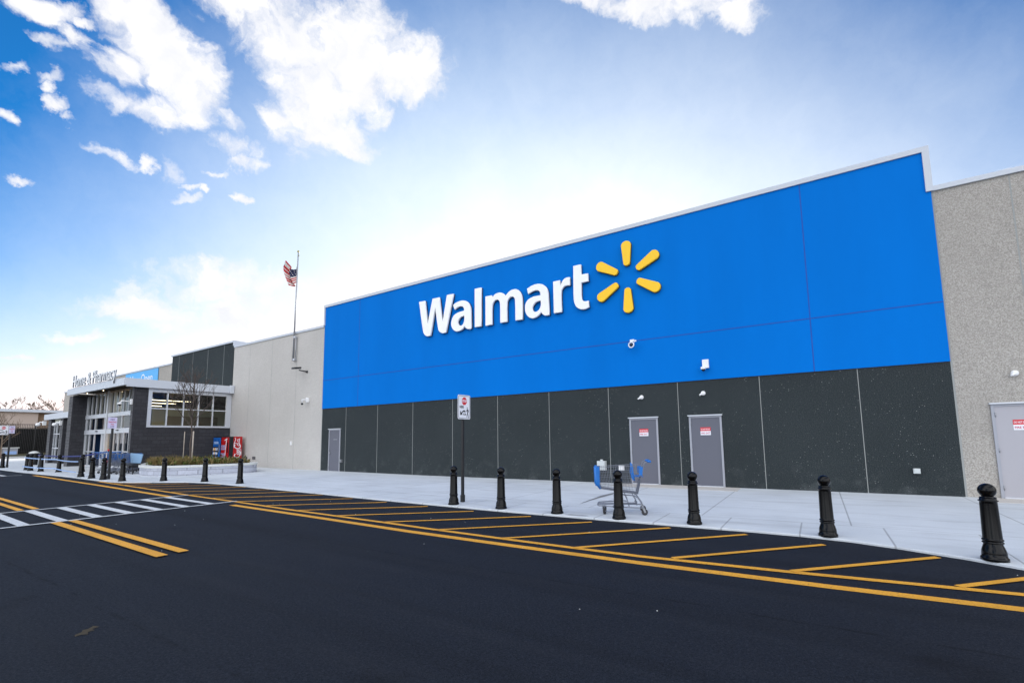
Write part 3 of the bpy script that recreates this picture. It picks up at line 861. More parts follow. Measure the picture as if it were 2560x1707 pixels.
# ---- fire doors
def door(x0, x1, ztop, mat, sign=True, knob=False):
    Yd = YF
    b = MB()
    b.box(x0, x1, Yd - 0.012, Yd - 0.002, 0.10, ztop, 0)
    d = part(b, 'door', mat)
    b = MB()
    b.box(x0 - 0.055, x0, Yd - 0.03, Yd + 0.0, 0.07, ztop + 0.05, 0); b.box(x1, x1 + 0.055, Yd - 0.03, Yd, 0.07, ztop + 0.05, 0)
    b.box(x0, x1, Yd - 0.03, Yd, ztop, ztop + 0.05, 0)
    b.box(x0 - 0.08, x1 + 0.08, Yd - 0.075, Yd + 0.0, ztop + 0.052, ztop + 0.085, 1)
    fr = b.build('frame', [M_FRAME, M_ALU], d)
    b = MB(); b.box(x0, x1, Yd - 0.06, Yd - 0.012, 0.085, 0.115); b.build('threshold', M_ALU, d)
    for zh in (0.32, 1.15, 1.95):
        b = MB(); b.tube([(x0 + 0.005, Yd - 0.035, zh - 0.05), (x0 + 0.005, Yd - 0.035, zh + 0.05)], 0.009, 6)
        b.build('hinge', M_STEEL, d)
    if sign:
        cx_ = (x0 + x1) / 2
        b = MB(); b.box(cx_ - 0.145, cx_ + 0.145, Yd - 0.018, Yd - 0.0125, 1.60, 1.72, 0); b.box(cx_ - 0.145, cx_ + 0.145, Yd - 0.018, Yd - 0.0125, 1.72, 1.83, 1)
        s_ = b.build('door_sign', [M_SIGNW, M_RED], d)
        text_obj('DO NOT BLOCK', 'lettering', M_SIGNW, s_, (cx_ - 0.13, Yd - 0.0185, 1.752), 0.26, 0.045, 'S', 0.001, bold=0.02)
        text_obj('FIRE EXIT', 'lettering', M_REDINK, s_, (cx_ - 0.125, Yd - 0.0185, 1.635), 0.25, 0.05, 'S', 0.001, bold=0.02)
    else:
        b = MB(); b.box(x0 + 0.3, x0 + 0.6, Yd - 0.018, Yd - 0.0125, 1.66, 1.69); b.build('door_sign', M_STEEL, d)
    if knob:
        b = MB(); b.lathe([(0.0, 0.07), (0.03, 0.065), (0.034, 0.045), (0.015, 0.03), (0.015, 0.0), (0.035, 0.0)], (0, 0, 0), 12, 0, Matrix.Translation((x0 + 0.08, Yd - 0.012, 1.02)) @ Matrix.Rotation(R(90), 4, 'X'))
        b.build('knob', M_STEEL, d)
    return d
door(-20.82, -20.03, 2.13, M_DOORD, sign=False, knob=True)
door(-5.12, -4.30, 2.12, M_DOORD)
door(-3.24, -2.42, 2.12, M_DOORD)
door(3.45, 4.30, 2.14, M_DOORL)
# bullet wall lights over the doors
def wall_light(x, z):
    b = MB()
    b.lathe([(0.0, 0.075), (0.035, 0.07), (0.062, 0.045), (0.07, 0.015), (0.07, 0.0)], (0, 0, 0), 16, 0, Matrix.Translation((x, YF, z)) @ Matrix.Rotation(R(90), 4, 'X'))
    b.tube([(x - 0.02, YF - 0.05, z - 0.015), (x - 0.085, YF - 0.12, z - 0.055)], [0.035, 0.022], 10)
    part(b, 'wall_light', M_WHITE)
wall_light(-4.74, 2.84); wall_light(-2.84, 2.85); wall_light(3.86, 2.87)
# cameras
def dome_cam(x, z, ring=False):
    b = MB()
    if ring:
        b.box(x - 0.10, x + 0.04, YF - 0.09, YF - 0.03, z + 0.075, z + 0.15, 0, 0.006)
        b.tube([(x - 0.02, YF - 0.07, z + 0.08), (x + 0.0, YF - 0.22, z + 0.05), (x, YF - 0.25, z + 0.02)], 0.018, 8)
        pts = [(x + 0.085 * math.cos(t), YF - 0.25, z - 0.06 + 0.085 * math.sin(t)) for t in [2 * math.pi * i / 20 for i in range(21)]]
        b.tube(pts, 0.02, 8, caps=False)
        b.tube([(x + 0.07, YF - 0.25, z - 0.01), (x + 0.14, YF - 0.25, z + 0.05)], 0.012, 6)
        b.box(x + 0.12, x + 0.17, YF - 0.27, YF - 0.22, z + 0.03, z + 0.08, 0, 0.004)
        b.sphere((x, YF - 0.25, z - 0.06), 0.055, 1, 12, (1, 0.6, 1))
    else:
        b.box(x - 0.08, x + 0.10, YF - 0.12, YF - 0.03, z - 0.09, z + 0.17, 0, 0.006)
        b.box(x - 0.10, x + 0.02, YF - 0.26, YF - 0.12, z - 0.13, z - 0.06, 0, 0.006)
        b.sphere((x - 0.04, YF - 0.19, z - 0.14), 0.055, 1, 12)
    part(b, 'security_camera', [M_WHITE, M_VDARK])
dome_cam(-4.93, 4.60, True); dome_cam(-2.72, 3.68)
b = MB()
b.box(-22.80, -22.66, YF - 0.12, YF, 3.66, 3.90, 0, 0.006); b.tube([(-22.75, YF - 0.1, 3.78), (-22.86, YF - 0.28, 3.78), (-22.86, YF - 0.28, 3.62)], 0.035, 8); b.sphere((-22.86, YF - 0.28, 3.56), 0.06, 1, 12)
part(b, 'security_camera', [M_WHITE, M_VDARK])
# black floodlight
b = MB()
b.lathe([(0.0, 0.05), (0.05, 0.05), (0.08, 0.0)], (0, 0, 0), 10, 0, Matrix.Translation((-22.95, YF, 5.30)) @ Matrix.Rotation(R(90), 4, 'X'))
b.tube([(-22.95, YF - 0.03, 5.30), (-23.15, YF - 0.35, 5.37)], 0.03, 8)
b.prism([(-23.0, YF - 0.30, 5.44), (-23.3, YF - 0.30, 5.44), (-23.38, YF - 0.62, 5.40), (-23.08, YF - 0.62, 5.40)], (0, 0, 0.09))
part(b, 'floodlight', M_BLKMAT)
# wall boxes, outlets and vents
def wbox(x0, x1, z0, z1, dep, mat, name, lid=True):
    b = MB(); b.box(x0, x1, YF - dep, YF + 0.004, z0, z1, 0, 0.006)
    if lid: b.box(x0 + 0.02, x1 - 0.02, YF - dep - 0.008, YF - dep, z0 + 0.02, z1 - 0.02, 0, 0.003)
    return part(b, name, mat)
d_ = 0.16
wbox(-6.30, -6.02, 0.50, 0.80, d_, M_GREY, 'junction_box')
b = MB(); b.tube([(-6.16, YF - 0.08, 0.79), (-6.16, YF - 0.08, 0.85)], 0.05, 10); part(b, 'conduit_cap', M_GREY)
wbox(-5.58, -5.40, 0.50, 0.66, 0.08, M_WHITE, 'outlet_box')
wbox(1.90, 2.03, 0.60, 0.72, 0.09, M_GREY, 'outlet_box')
wbox(-19.92, -19.78, 0.55, 0.70, 0.10, M_STEEL, 'outlet_box')
wbox(-24.2, -24.08, 1.42, 1.62, 0.05, M_WHITE, 'outlet_box')
for xv in (-28.75, -27.85):
    b = MB(); b.box(xv - 0.16, xv + 0.16, YF - 0.012, YF + 0.004, 0.62, 0.78, 0)
    for i in range(6): b.box(xv - 0.14 + 0.05 * i, xv - 0.125 + 0.05 * i, YF - 0.022, YF - 0.012, 0.63, 0.77, 1)
    part(b, 'vent', [M_INK, M_STEEL])

# ------------------------------------------------------------------ glazed entrance
XS = -30.75           # side wall plane
YV, YG = 9.67, 10.4   # pier fronts, glazing plane
b = MB()
b.box(XS - 0.28, XS, YV + 0.002, YF, 0.0, 2.50, 0)
b.box(XS - 0.28, XS, YV + 0.002, 10.30, 2.50, 4.66, 0)
part(b, 'block_wall', M_BLKSHADE)
b = MB(); b.box(XS - 0.28, XS - 0.001, YV, YV + 0.01, 0.0, 4.66, 0); part(b, 'pier', M_BLKLIT)
b = MB(); b.box(-41.3, -40.62, YV, YV + 0.01, 0.0, 4.74, 0); part(b, 'pier', M_BLKLIT)
b = MB()
b.box(-41.3, -40.62, YV + 0.01, 14.5, 0.0, 4.74, 0)
part(b, 'block_wall', M_BLKSHADE)
# roof slab with metal fascia
b = MB()
b.box(-39.65, -30.5, 9.15, 9.27, 4.68, 5.06, 0)
b.box(-30.62, -30.5, 9.27, YF, 4.62, 5.06, 0)
b.box(-30.53, -30.42, YF - 0.25, YF - 0.02, 4.60, 5.10, 0)
part(b, 'fascia', M_FASCIA)
b = MB(); b.box(-39.64, -30.62, 9.27, YF - 0.002, 4.98, 5.04); part(b, 'roof', M_GREY)
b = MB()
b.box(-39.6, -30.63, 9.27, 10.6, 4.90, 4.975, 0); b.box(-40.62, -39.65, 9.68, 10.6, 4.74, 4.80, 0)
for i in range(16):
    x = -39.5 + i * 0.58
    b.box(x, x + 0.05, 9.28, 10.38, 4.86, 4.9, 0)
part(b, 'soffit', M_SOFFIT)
for x in (-39.3, -36.5):
    b = MB(); b.sphere((x, 10.0, 4.85), 0.025, 0, 10); part(b, 'soffit_lamp', M_TUBE)
# side window band
b = MB()
FX0, FX1 = XS - 0.10, XS + 0.03
b.box(FX0, FX1, 10.30, 10.47, 2.50, 4.62); b.box(FX0, FX1, 14.22, 14.495, 2.50, 4.62)
b.box(FX0, FX1, 10.47, 14.22, 4.42, 4.62); b.box(FX0, FX1, 10.47, 14.22, 2.50, 2.60)
for y in (11.19, 11.97, 12.73, 13.49): b.box(FX0, FX1 - 0.01, y - 0.028, y + 0.028, 2.60, 4.42)
b.box(FX0 + 0.01, FX1 - 0.02, 10.47, 14.22, 3.50, 3.555)
wf = part(b, 'window', M_ALU)
ys_ = [10.47, 11.19, 11.97, 12.73, 13.49, 14.22]
for ya, yb in zip(ys_, ys_[1:]):
    for za, zb in ((2.60, 3.5), (3.555, 4.42)):
        b = MB(); b.poly([(XS - 0.04, ya + 0.02, za), (XS - 0.04, yb - 0.02, za), (XS - 0.04, yb - 0.02, zb), (XS - 0.04, ya + 0.02, zb)])
        b.build('pane', M_GLASS, wf)
# front curtain wall
b = MB()
def fbar(x0, x1, z0, z1, y0=YG - 0.02, y1=YG + 0.12, mi=0): b.box(x0, x1, y0, y1, z0, z1, mi)
fbar(-40.62, -31.03, 4.76, 4.86, mi=1)
fbar(-40.62, -31.03, 3.26, 3.50, YG - 0.05)
fbar(-40.62, -31.03, 2.26, 2.54, YG - 0.05)
fbar(-36.82, -36.68, 0.20, 4.86, YG - 0.10)
fbar(-40.61, -40.50, 0.20, 4.76); fbar(-31.2, -31.04, 0.20, 4.76)
for i in range(1, 13):
    x = -40.56 + 0.755 * i
    if abs(x + 36.75) > 0.2: fbar(x - 0.03, x + 0.03, 3.50, 4.76, YG, YG + 0.15)
for x in (-39.9, -38.95, -37.35, -35.9, -34.6, -32.3): fbar(x - 0.03, x + 0.03, 2.54, 3.26, YG, YG + 0.12)
for x in (-39.85, -38.9, -37.65, -36.9, -35.7, -34.95, -34.15, -33.35, -32.5, -31.7): fbar(x - 0.035, x + 0.035, 0.22, 2.26, YG - 0.01, YG + 0.06)
for xa, xb in ((-40.5, -38.9), (-37.65, -36.9), (-36.6, -31.2)): fbar(xa, xb, 0.22, 0.34); fbar(xa, xb, 1.15, 1.21, YG, YG + 0.05)
cw = part(b, 'entrance_frame', [M_ALU, M_TANMETAL])
xs_ = [-40.5, -36.82]; 
for (xa, xb, za, zb) in ((-40.5, -36.82, 3.50, 4.76), (-36.68, -31.2, 3.50, 4.76), (-40.5, -36.82, 2.54, 3.26), (-36.68, -31.2, 2.54, 3.26), (-40.5, -38.9, 0.34, 2.26), (-37.65, -36.82, 0.34, 2.26), (-36.68, -31.2, 0.34, 2.26)):
    b = MB(); b.poly([(xa, YG + 0.05, za), (xb, YG + 0.05, za), (xb, YG + 0.05, zb), (xa, YG + 0.05, zb)]); b.build('pane', M_GLASS, cw)
for x in (-38.3, -34.9):
    b = MB(); b.box(x - 0.12, x + 0.12, YG - 0.12, YG - 0.05, 2.40, 2.46, 0, 0.01); part(b, 'door_sensor', M_INK)
# camera on the right pier
b = MB()
b.box(-30.98, -30.84, YV - 0.08, YV, 3.70, 3.98, 0, 0.005); b.tube([(-30.92, YV - 0.05, 3.86), (-31.0, YV - 0.4, 3.88), (-31.0, YV - 0.48, 3.75)], 0.035, 8)
b.lathe([(0.0, 0.06), (0.09, 0.05), (0.1, -0.03), (0.0, -0.035)], (-31.0, YV - 0.48, 3.72), 14); b.sphere((-31.0, YV - 0.48, 3.68), 0.07, 1, 12)
part(b, 'security_camera', [M_WHITE, M_VDARK])
# interior of the vestibule
b = MB()
b.box(-40.6, -31.04, 10.55, 19.9, 0.20, 0.24, 0)
part(b, 'interior_floor', M_GREY)
b = MB()
b.box(-40.6, -31.04, 10.6, 19.9, 4.93, 4.97, 0)
for i in range(9): b.box(-40.6, -31.1, 10.9 + i * 1.0, 10.96 + i * 1.0, 4.70, 4.93, 0)
part(b, 'interior_ceiling', M_INCEIL)
b = MB()
b.box(-36.3, -36.2, 12.4, 19.9, 0.24, 4.0, 0)
b.box(-40.55, -36.35, 19.9, 19.98, 0.24, 4.9, 1); b.box(-36.35, -31.04, 19.9, 19.98, 0.24, 4.9, 0)
b.box(-40.58, -40.5, 10.6, 12.4, 0.24, 4.9, 1)
b.box(-36.9, -36.8, 11.3, 12.4, 0.24, 3.1, 1)
b.box(-36.22, -36.15, 13.2, 16.2, 0.24, 3.4, 2)
b.box(-31.3, -31.1, 14.6, 19.9, 0.24, 4.9, 0)
b.box(-38.5, -38.4, 10.9, 12.4, 2.2, 4.9, 1)
part(b, 'interior_partition', [M_CREAM, M_INBLUE, M_INTAN])
for (x, ya, yb, z) in ((-34.5, 10.7, 13.82, 4.26), (-34.5, 10.7, 13.0, 4.08), (-34.5, 10.7, 12.26, 3.90)):
    b = MB(); b.box(x - 0.03, x + 0.03, ya, yb, z, z + 0.035); part(b, 'strip_light', M_TUBE)
# goods racks seen through the doors
rnd = random.Random(11)
for (x, lab) in ((-35.4, 'display rack of orange and red goods behind the left door leaf'), (-33.2, 'display rack of orange and yellow goods behind the right entrance glass')):
    rk = thing('display_rack', (x, 11.5, 0.24), lab, 'display rack', 'display racks inside the entrance')
    b = MB()
    for z in (0.1, 0.6, 1.1, 1.6): b.box(-0.8, 0.8, -0.2, 0.2, z, z + 0.04)
    b.box(-0.84, -0.8, -0.2, 0.2, 0, 2.1); b.box(0.8, 0.84, -0.2, 0.2, 0, 2.1)
    b.build('shelf', M_INTAN, rk, world=False)
    b = MB()
    for z in (0.14, 0.64, 1.14, 1.64):
        for i in range(8):
            h_ = rnd.uniform(0.15, 0.38)
            b.box(-0.76 + i * 0.19, -0.60 + i * 0.19, -0.19, 0.12, z, z + h_, rnd.choice([0, 0, 1, 2, 3]))
    b.build('goods', [M_ORANGE, M_VRED, M_PYEL, M_GLOWBOX], rk, world=False)
b = MB(); b.box(-40.4, -37.0, 13.0, 13.1, 0.24, 2.8); part(b, 'interior_partition', M_ORANGE if False else M_INTAN)

# low annex on the far side of the entrance
b = MB()
b.box(-50.5, -41.3, 10.5, 10.62, 3.55, 3.96, 0); b.box(-50.5, -50.38, 10.62, 14.5, 3.55, 3.96, 0)
part(b, 'fascia', M_FASCIA)
b = MB()
b.box(-49.8, -49.15, 10.62, 10.63, 0.1, 3.55, 0)
part(b, 'pier', M_BLKLIT)
b = MB(); b.box(-46.9, -46.3, 10.62, 10.63, 0.1, 3.55, 0)
part(b, 'pier', M_BLKLIT)
b = MB()
b.box(-49.8, -49.15, 10.63, 14.5, 0.1, 3.55, 0); b.box(-46.9, -46.3, 10.63, 14.5, 0.1, 3.55, 0); b.box(-49.15, -46.9, 10.86, 10.96, 0.1, 0.55, 0); b.box(-46.3, -41.3, 10.80, 14.5, 0.1, 3.55, 0)
part(b, 'block_wall', M_BLKSHADE)
b = MB(); b.box(-50.38, -41.3, 10.63, 14.5, 3.56, 3.9, 0); part(b, 'roof', M_GREY)
b = MB()
for x in (-49.11, -48.5, -47.7, -46.94): b.box(x - 0.04, x + 0.04, 10.80, 10.90, 0.55, 3.3)
for z in (0.58, 1.4, 2.45, 3.25): b.box(-49.14, -46.91, 10.79, 10.91, z - 0.035, z + 0.035)
wf2 = part(b, 'window', M_ALU)
b = MB(); b.poly([(-49.1, 10.85, 0.6), (-46.95, 10.85, 0.6), (-46.95, 10.85, 3.25), (-49.1, 10.85, 3.25)]); b.build('pane', M_GLASS, wf2)
b = MB(); b.box(-49.14, -46.91, 10.82, 10.90, 3.29, 3.55); part(b, 'panel', M_CREAM)
b = MB(); b.box(-49.1, -46.95, 12.0, 12.1, 0.2, 3.5, 0); part(b, 'interior_partition', M_INTAN)
for (xc, yc, zc_, dx) in ((-50.3, 10.5, 3.25, -1), (-46.6, 10.6, 3.15, -1)):
    b = MB()
    b.box(xc - 0.08, xc + 0.08, yc - 0.1, yc + 0.1, zc_ - 0.1, zc_ + 0.22, 0, 0.01); b.tube([(xc, yc - 0.05, zc_ + 0.1), (xc + dx * 0.15, yc - 0.2, zc_ + 0.14), (xc + dx * 0.2, yc - 0.28, zc_ + 0.0)], 0.04, 8)
    b.lathe([(0.0, 0.16), (0.11, 0.13), (0.15, 0.0), (0.1, -0.06), (0, -0.08)], (xc + dx * 0.2, yc - 0.30, zc_ - 0.08), 14)
    part(b, 'security_camera', [M_WHITE, M_VDARK])

# rooftop lettering of the entrance
b = MB()
b.box(-38.9, -31.7, 9.22, 9.26, 5.06, 5.11); part(b, 'letter_rail', M_COPING)
ent = text_obj('Home & Pharmacy', 'sign_lettering', M_LETTER, store, (-38.5, 9.14, 5.10), 6.95, 0.74, 'S', 0.06, bold=0.004)
ent.data.materials.append(M_STEEL)
for p_ in ent.data.polygons:
    if p_.normal.y > -0.5: p_.material_index = 1

# ------------------------------------------------------------------ bollards
def make_bollard(loc, label):
    t = thing('bollard', loc, label, 'bollard', 'black bollards along the kerb')
    sc_ = lambda P_: [(r_ * 0.77, z_) for r_, z_ in P_]
    b = MB()
    b.lathe(sc_([(0.0, 0.002), (0.166, 0.002), (0.168, 0.030), (0.158, 0.042), (0.149, 0.050), (0.149, 0.085), (0.144, 0.115), (0.130, 0.150), (0.117, 0.180), (0.114, 0.20)]), seg=32)
    b.build('base', M_BLACK, t, world=False)
    b = MB()
    b.lathe(sc_([(0.114, 0.198), (0.128, 0.202), (0.130, 0.212), (0.120, 0.217), (0.120, 0.230), (0.130, 0.234), (0.129, 0.246), (0.119, 0.250), (0.117, 0.258), (0.106, 0.665), (0.104, 0.685), (0.106, 0.69), (0.120, 0.692), (0.121, 0.702), (0.106, 0.706), (0.101, 0.712), (0.100, 0.738), (0.095, 0.730), (0.082, 0.735)]), seg=32)
    b.build('shaft', M_BLACK, t, world=False)
    b = MB()
    prof = [(0.060, 0.733), (0.058, 0.742)]
    for i in range(4, 19):
        a = math.pi * i / 18
        prof.append((0.086 * math.sin(a), 0.816 - 0.086 * math.cos(a)))
    b.lathe(prof, seg=32)
    b.build('ball_finial', M_BLACK, t, world=False)
    return t
BOL = [(-7.4, 8.47, 'black bollard in front of the stop-here sign post'),
       (-6.03, 8.47, 'black bollard next right of the sign post bollard'),
       (-4.62, 8.45, 'black bollard just left of the shopping cart'),
       (-3.28, 8.42, 'black bollard standing in front of the shopping cart'),
       (-1.93, 8.50, 'black bollard in front of the right-hand charcoal fire door'),
       (0.03, 8.40, 'black bollard alone in front of the charcoal wall right of the doors'),
       (1.69, 7.73, 'nearest and largest black bollard at the right edge'),
       (-17.92, 8.88, 'black bollard at the right end of the planter'),
       (-21.94, 8.03, 'black bollard in front of the left part of the planter'),
       (-19.99, 8.63, 'black bollard in front of the middle of the planter'),
       (-23.41, 7.20, 'black bollard right of the no-parking sign post, beside the bench'),
       (-25.09, 7.10, 'black bollard directly left of the no-parking sign post'),
       (-26.44, 7.10, 'black bollard second left of the no-parking sign post'),
       (-28.0, 7.15, 'black bollard third left of the no-parking sign post, end of the strap'),
       (-32.69, 8.37, 'black bollard set back behind the kerb row near the entrance doors'),
       (-33.62, 7.71, 'black bollard mid-way along the light blue straps'),
       (-35.32, 7.41, 'black bollard behind the straps, right of the strapped pair'),
       (-36.88, 7.33, 'black bollard, front one of the far strapped pair'),
       (-38.04, 7.41, 'black bollard at the far left end of the straps'),
       (-41.2, 8.6, 'black bollard set back behind the far strapped ones'),
       (-42.56, 7.25, 'farthest black bollard at the left edge, beside the double sign')]
b0 = None
for (x, y, lab) in BOL:
    loc = (x, y, walk_z(x, y) - 0.002)
    if b0 is None: b0 = make_bollard(loc, lab)
    else: copy_thing(b0, loc, random.Random(int(abs(x) * 100)).uniform(0, 6), lab)

# straps tied between the far bollards
def strap_thing(paths, mat, label, name='barrier_strap'):
    b = MB()
    for pts, w in paths:
        for p0, p1 in zip(pts, pts[1:]):
            p0 = Vector(p0); p1 = Vector(p1); d = (p1 - p0).normalized(); n_ = Vector((-d.y, d.x, 0)).normalized() * 0.004
            up = Vector((0, 0, w / 2))
            b.prism([p0 - up - n_, p1 - up - n_, p1 + up - n_, p0 + up - n_], n_ * 2)
    o = b.build(name, mat); tagit(o, label, 'strap', 'straps around the far bollards')
    return o
def sag(a, c, s, n_=8):
    a = Vector(a); c = Vector(c)
    return [a.lerp(c, i / n_) - Vector((0, 0, s * 4 * (i / n_) * (1 - i / n_))) for i in range(n_ + 1)]
zz = lambda x, y, h: walk_z(x, y) + h
strap_thing([(sag((-38.04, 7.27, zz(-38, 7.4, .70)), (-36.88, 7.19, zz(-36.9, 7.3, .70)), 0.0, 2) + sag((-36.88, 7.19, zz(-36.9, 7.3, .70)), (-33.62, 7.56, zz(-33.6, 7.7, .66)), 0.02) + sag((-33.62, 7.56, zz(-33.6, 7.7, .66)), (-28.0, 7.02, zz(-28, 7.1, .68)), 0.03), 0.05)], M_STRAPL, 'upper pale blue strap tied between the far bollards')
strap_thing([(sag((-38.04, 7.24, zz(-38, 7.4, .22)), (-36.88, 7.16, zz(-36.9, 7.3, .22)), 0.0, 2) + sag((-36.88, 7.16, zz(-36.9, 7.3, .22)), (-33.62, 7.53, zz(-33.6, 7.7, .20)), 0.02) + sag((-33.62, 7.53, zz(-33.6, 7.7, .20)), (-28.0, 6.98, zz(-28, 7.1, .22)), 0.02), 0.05)], M_STRAPL, 'lower pale blue strap tied near the feet of the far bollards')
strap_thing([(sag((-41.2, 8.46, zz(-41.2, 8.6, .75)), (-32.69, 8.40, zz(-32.7, 8.4, .82)), 0.05) + sag((-32.69, 8.40, zz(-32.7, 8.4, .82)), (-31.9, 9.1, zz(-31.9, 9.1, 1.02)), 0.0), 0.07)], M_STRAPB, 'dark blue strap stretched from a bollard to the red sign stand')
st = thing('sign_stand', (-31.9, 9.15, walk_z(-31.9, 9.1)), 'small red and white sign stand beside the entrance carts', 'sign stand')
b = MB(); b.lathe([(0, 0), (0.2, 0), (0.2, 0.03), (0.04, 0.05), (0.03, 0.06), (0.03, 1.05), (0, 1.05)], seg=14); b.build('post', M_BLKMAT, st, world=False)
b = MB(); b.box(-0.13, 0.13, -0.05, -0.03, 0.72, 1.0, 0); b.box(-0.13, 0.13, -0.05, -0.03, 0.40, 0.72, 1); b.box(-0.13, 0.13, -0.05, -0.03, 0.2, 0.40, 0); b.build('panel', [M_SIGNW, M_RED], st, world=False)
b = MB(); b.sphere((0, 0, 1.10), 0.05, 0, 12); b.build('knob', M_RED, st, world=False)

# ------------------------------------------------------------------ road signs (all face +X)
def post(t, x, y, z0, z1, s=0.03, lean=(0, 0)):
    b = MB(); b.box(x - s, x + s, y - s, y + s, z0 - 0.05, z1, 0, 0.004)
    b.box(x - s - 0.012, x + s + 0.012, y - s - 0.012, y + s + 0.012, z0 - 0.05, z0 + 0.17, 0, 0.004)
    return b.build('post', M_BLKMAT, t)
def rrect(y0, y1, z0, z1, r, x, n_=5):
    pts = []
    for (cy_, cz_, a0) in ((y1 - r, z1 - r, 0), (y0 + r, z1 - r, 90), (y0 + r, z0 + r, 180), (y1 - r, z0 + r, 270)):
        for i in range(n_ + 1):
            a = R(a0 + 90 * i / n_); pts.append((x, cy_ + r * math.cos(a), cz_ + r * math.sin(a)))
    return pts
def stop_here_panel(t, x, y0, y1, z0, z1):
    W_, H_ = y1 - y0, z1 - z0
    b = MB(); b.prism(rrect(y0, y1, z0, z1, 0.04, x), (-0.006, 0, 0)); pn = b.build('panel', M_SIGNW, t)
    e = 0.0012
    b = MB()
    o1 = rrect(y0 + .018, y1 - .018, z0 + .018, z1 - .018, 0.03, x + e); i1 = rrect(y0 + .028, y1 - .028, z0 + .028, z1 - .028, 0.022, x + e)
    vo = [b.bm.verts.new(p) for p in o1]; vi = [b.bm.verts.new(p) for p in i1]
    n_ = len(vo)
    for i in range(n_): b.bm.faces.new((vo[i], vo[(i + 1) % n_], vi[(i + 1) % n_], vi[i]))
    b.build('border', M_INK, pn)
    cy_, cz_ = y0 + W_ * 0.52, z0 + H_ * 0.745
    r = W_ * 0.215
    b = MB(); b.poly([(x + e, cy_ + r * math.cos(R(22.5 + 45 * i)), cz_ + r * 1.0 * math.sin(R(22.5 + 45 * i))) for i in range(8)]); b.build('stop_symbol', M_RED, pn)
    text_obj('STOP', 'lettering', M_SIGNW, pn, (x + 2 * e, cy_ - r * 0.78, cz_ - r * 0.27), r * 1.6, r * 0.62, 'E', 0.0008, bold=0.04)
    text_obj('HERE', 'lettering', M_INK, pn, (x + e, y0 + W_ * 0.14, z0 + H_ * 0.455), W_ * 0.33, H_ * 0.105, 'E', 0.0008, bold=0.03)
    text_obj('FOR', 'lettering', M_INK, pn, (x + e, y0 + W_ * 0.42, z0 + H_ * 0.16), W_ * 0.25, H_ * 0.085, 'E', 0.0008, bold=0.03)
    def F(u, v): return (x + e, y0 + u * W_, z0 + v * H_)
    # curved arrow
    b = MB()
    out = [(0.60, 0.27), (0.60, 0.345), (0.52, 0.37), (0.44, 0.362), (0.36, 0.325), (0.28, 0.255), (0.21, 0.33), (0.18, 0.17), (0.36, 0.20), (0.31, 0.225), (0.37, 0.268), (0.44, 0.298), (0.52, 0.30)]
    ctr = [(0.60, 0.27), (0.52, 0.30), (0.44, 0.298), (0.37, 0.268), (0.31, 0.225)]; top_ = [(0.60, 0.345), (0.52, 0.37), (0.44, 0.362), (0.36, 0.325), (0.27, 0.262)]
    for i in range(4): b.poly([F(*ctr[i]), F(*top_[i]), F(*top_[i + 1]), F(*ctr[i + 1])])
    b.poly([F(0.18, 0.345), F(0.18, 0.165), F(0.37, 0.19)])
    b.build('arrow', M_INK, pn)
    # walking figure
    b = MB()
    hc = (0.755, 0.475); b.poly([F(hc[0] + 0.035 * math.cos(R(30 * i)), hc[1] + 0.027 * math.sin(R(30 * i))) for i in range(12)])
    for q in ([(0.745, 0.44), (0.82, 0.41), (0.84, 0.33), (0.815, 0.25), (0.755, 0.25), (0.765, 0.33), (0.735, 0.39)], [(0.75, 0.41), (0.72, 0.33), (0.65, 0.29), (0.64, 0.315), (0.69, 0.345), (0.72, 0.42)], [(0.82, 0.41), (0.875, 0.36), (0.87, 0.27), (0.845, 0.27), (0.845, 0.35), (0.80, 0.37)],
              [(0.755, 0.26), (0.80, 0.26), (0.765, 0.17), (0.745, 0.07), (0.705, 0.07), (0.72, 0.17)], [(0.775, 0.26), (0.82, 0.26), (0.85, 0.17), (0.885, 0.06), (0.845, 0.05), (0.81, 0.16)]):
        b.poly([F(*p_) for p_ in q])
    b.build('pedestrian_symbol', M_INK, pn)
    return pn
def no_parking_panel(t, x, y0, y1, z0, z1, mat):
    b = MB(); b.prism(rrect(y0, y1, z0, z1, 0.02, x), (-0.006, 0, 0)); pn = b.build('panel', mat, t)
    W_, H_ = y1 - y0, z1 - z0
    e = 0.0012
    for (txt, u0, w_, v, h_, m_) in (('NO', .28, .44, .72, .17, M_INKP), ('PARKING', .08, .84, .50, .15, M_REDINK), ('FIRE', .33, .36, .30, .11, M_REDINK), ('LANE', .3, .42, .11, .12, M_INKP)):
        text_obj(txt, 'lettering', m_, pn, (x + e, y0 + u0 * W_, z0 + v * H_), w_ * W_, h_ * H_, 'E', 0.0008, bold=0.02)
    return pn
M_INKP = plain('purple_ink', (0.10, 0.02, 0.14), 0.5)
M_SIGNP = plain('sign_lilac_white', (0.62, 0.58, 0.78), 0.4, var=0.03)
s1 = thing('road_sign', (-7.46, 8.88, walk_z(-7.46, 8.88)), 'white stop-here-for-pedestrians sign on black post in front of the charcoal wall', 'sign', 'sign posts along the kerb')
post(s1, -7.47, 8.88, walk_z(-7.46, 8.88), 2.6)
stop_here_panel(s1, -7.43, 8.65, 9.12, 2.08, 2.68)
s2 = thing('road_sign', (-25.2, 7.27, walk_z(-25.2, 7.3)), 'lilac white no-parking fire lane sign on black post by the entrance carts', 'sign', 'sign posts along the kerb')
post(s2, -25.2, 7.30, walk_z(-25.2, 7.3), 2.6, 0.035)
no_parking_panel(s2, -25.16, 7.12, 7.42, 2.27, 2.73, M_SIGNP)
s3 = thing('road_sign', (-43.1, 7.52, walk_z(-43.1, 7.5)), 'double road sign on black post at the far left edge', 'sign', 'sign posts along the kerb')
post(s3, -43.1, 7.54, walk_z(-43.1, 7.5), 2.8, 0.04)
stop_here_panel(s3, -43.05, 7.00, 7.45, 2.30, 2.88)
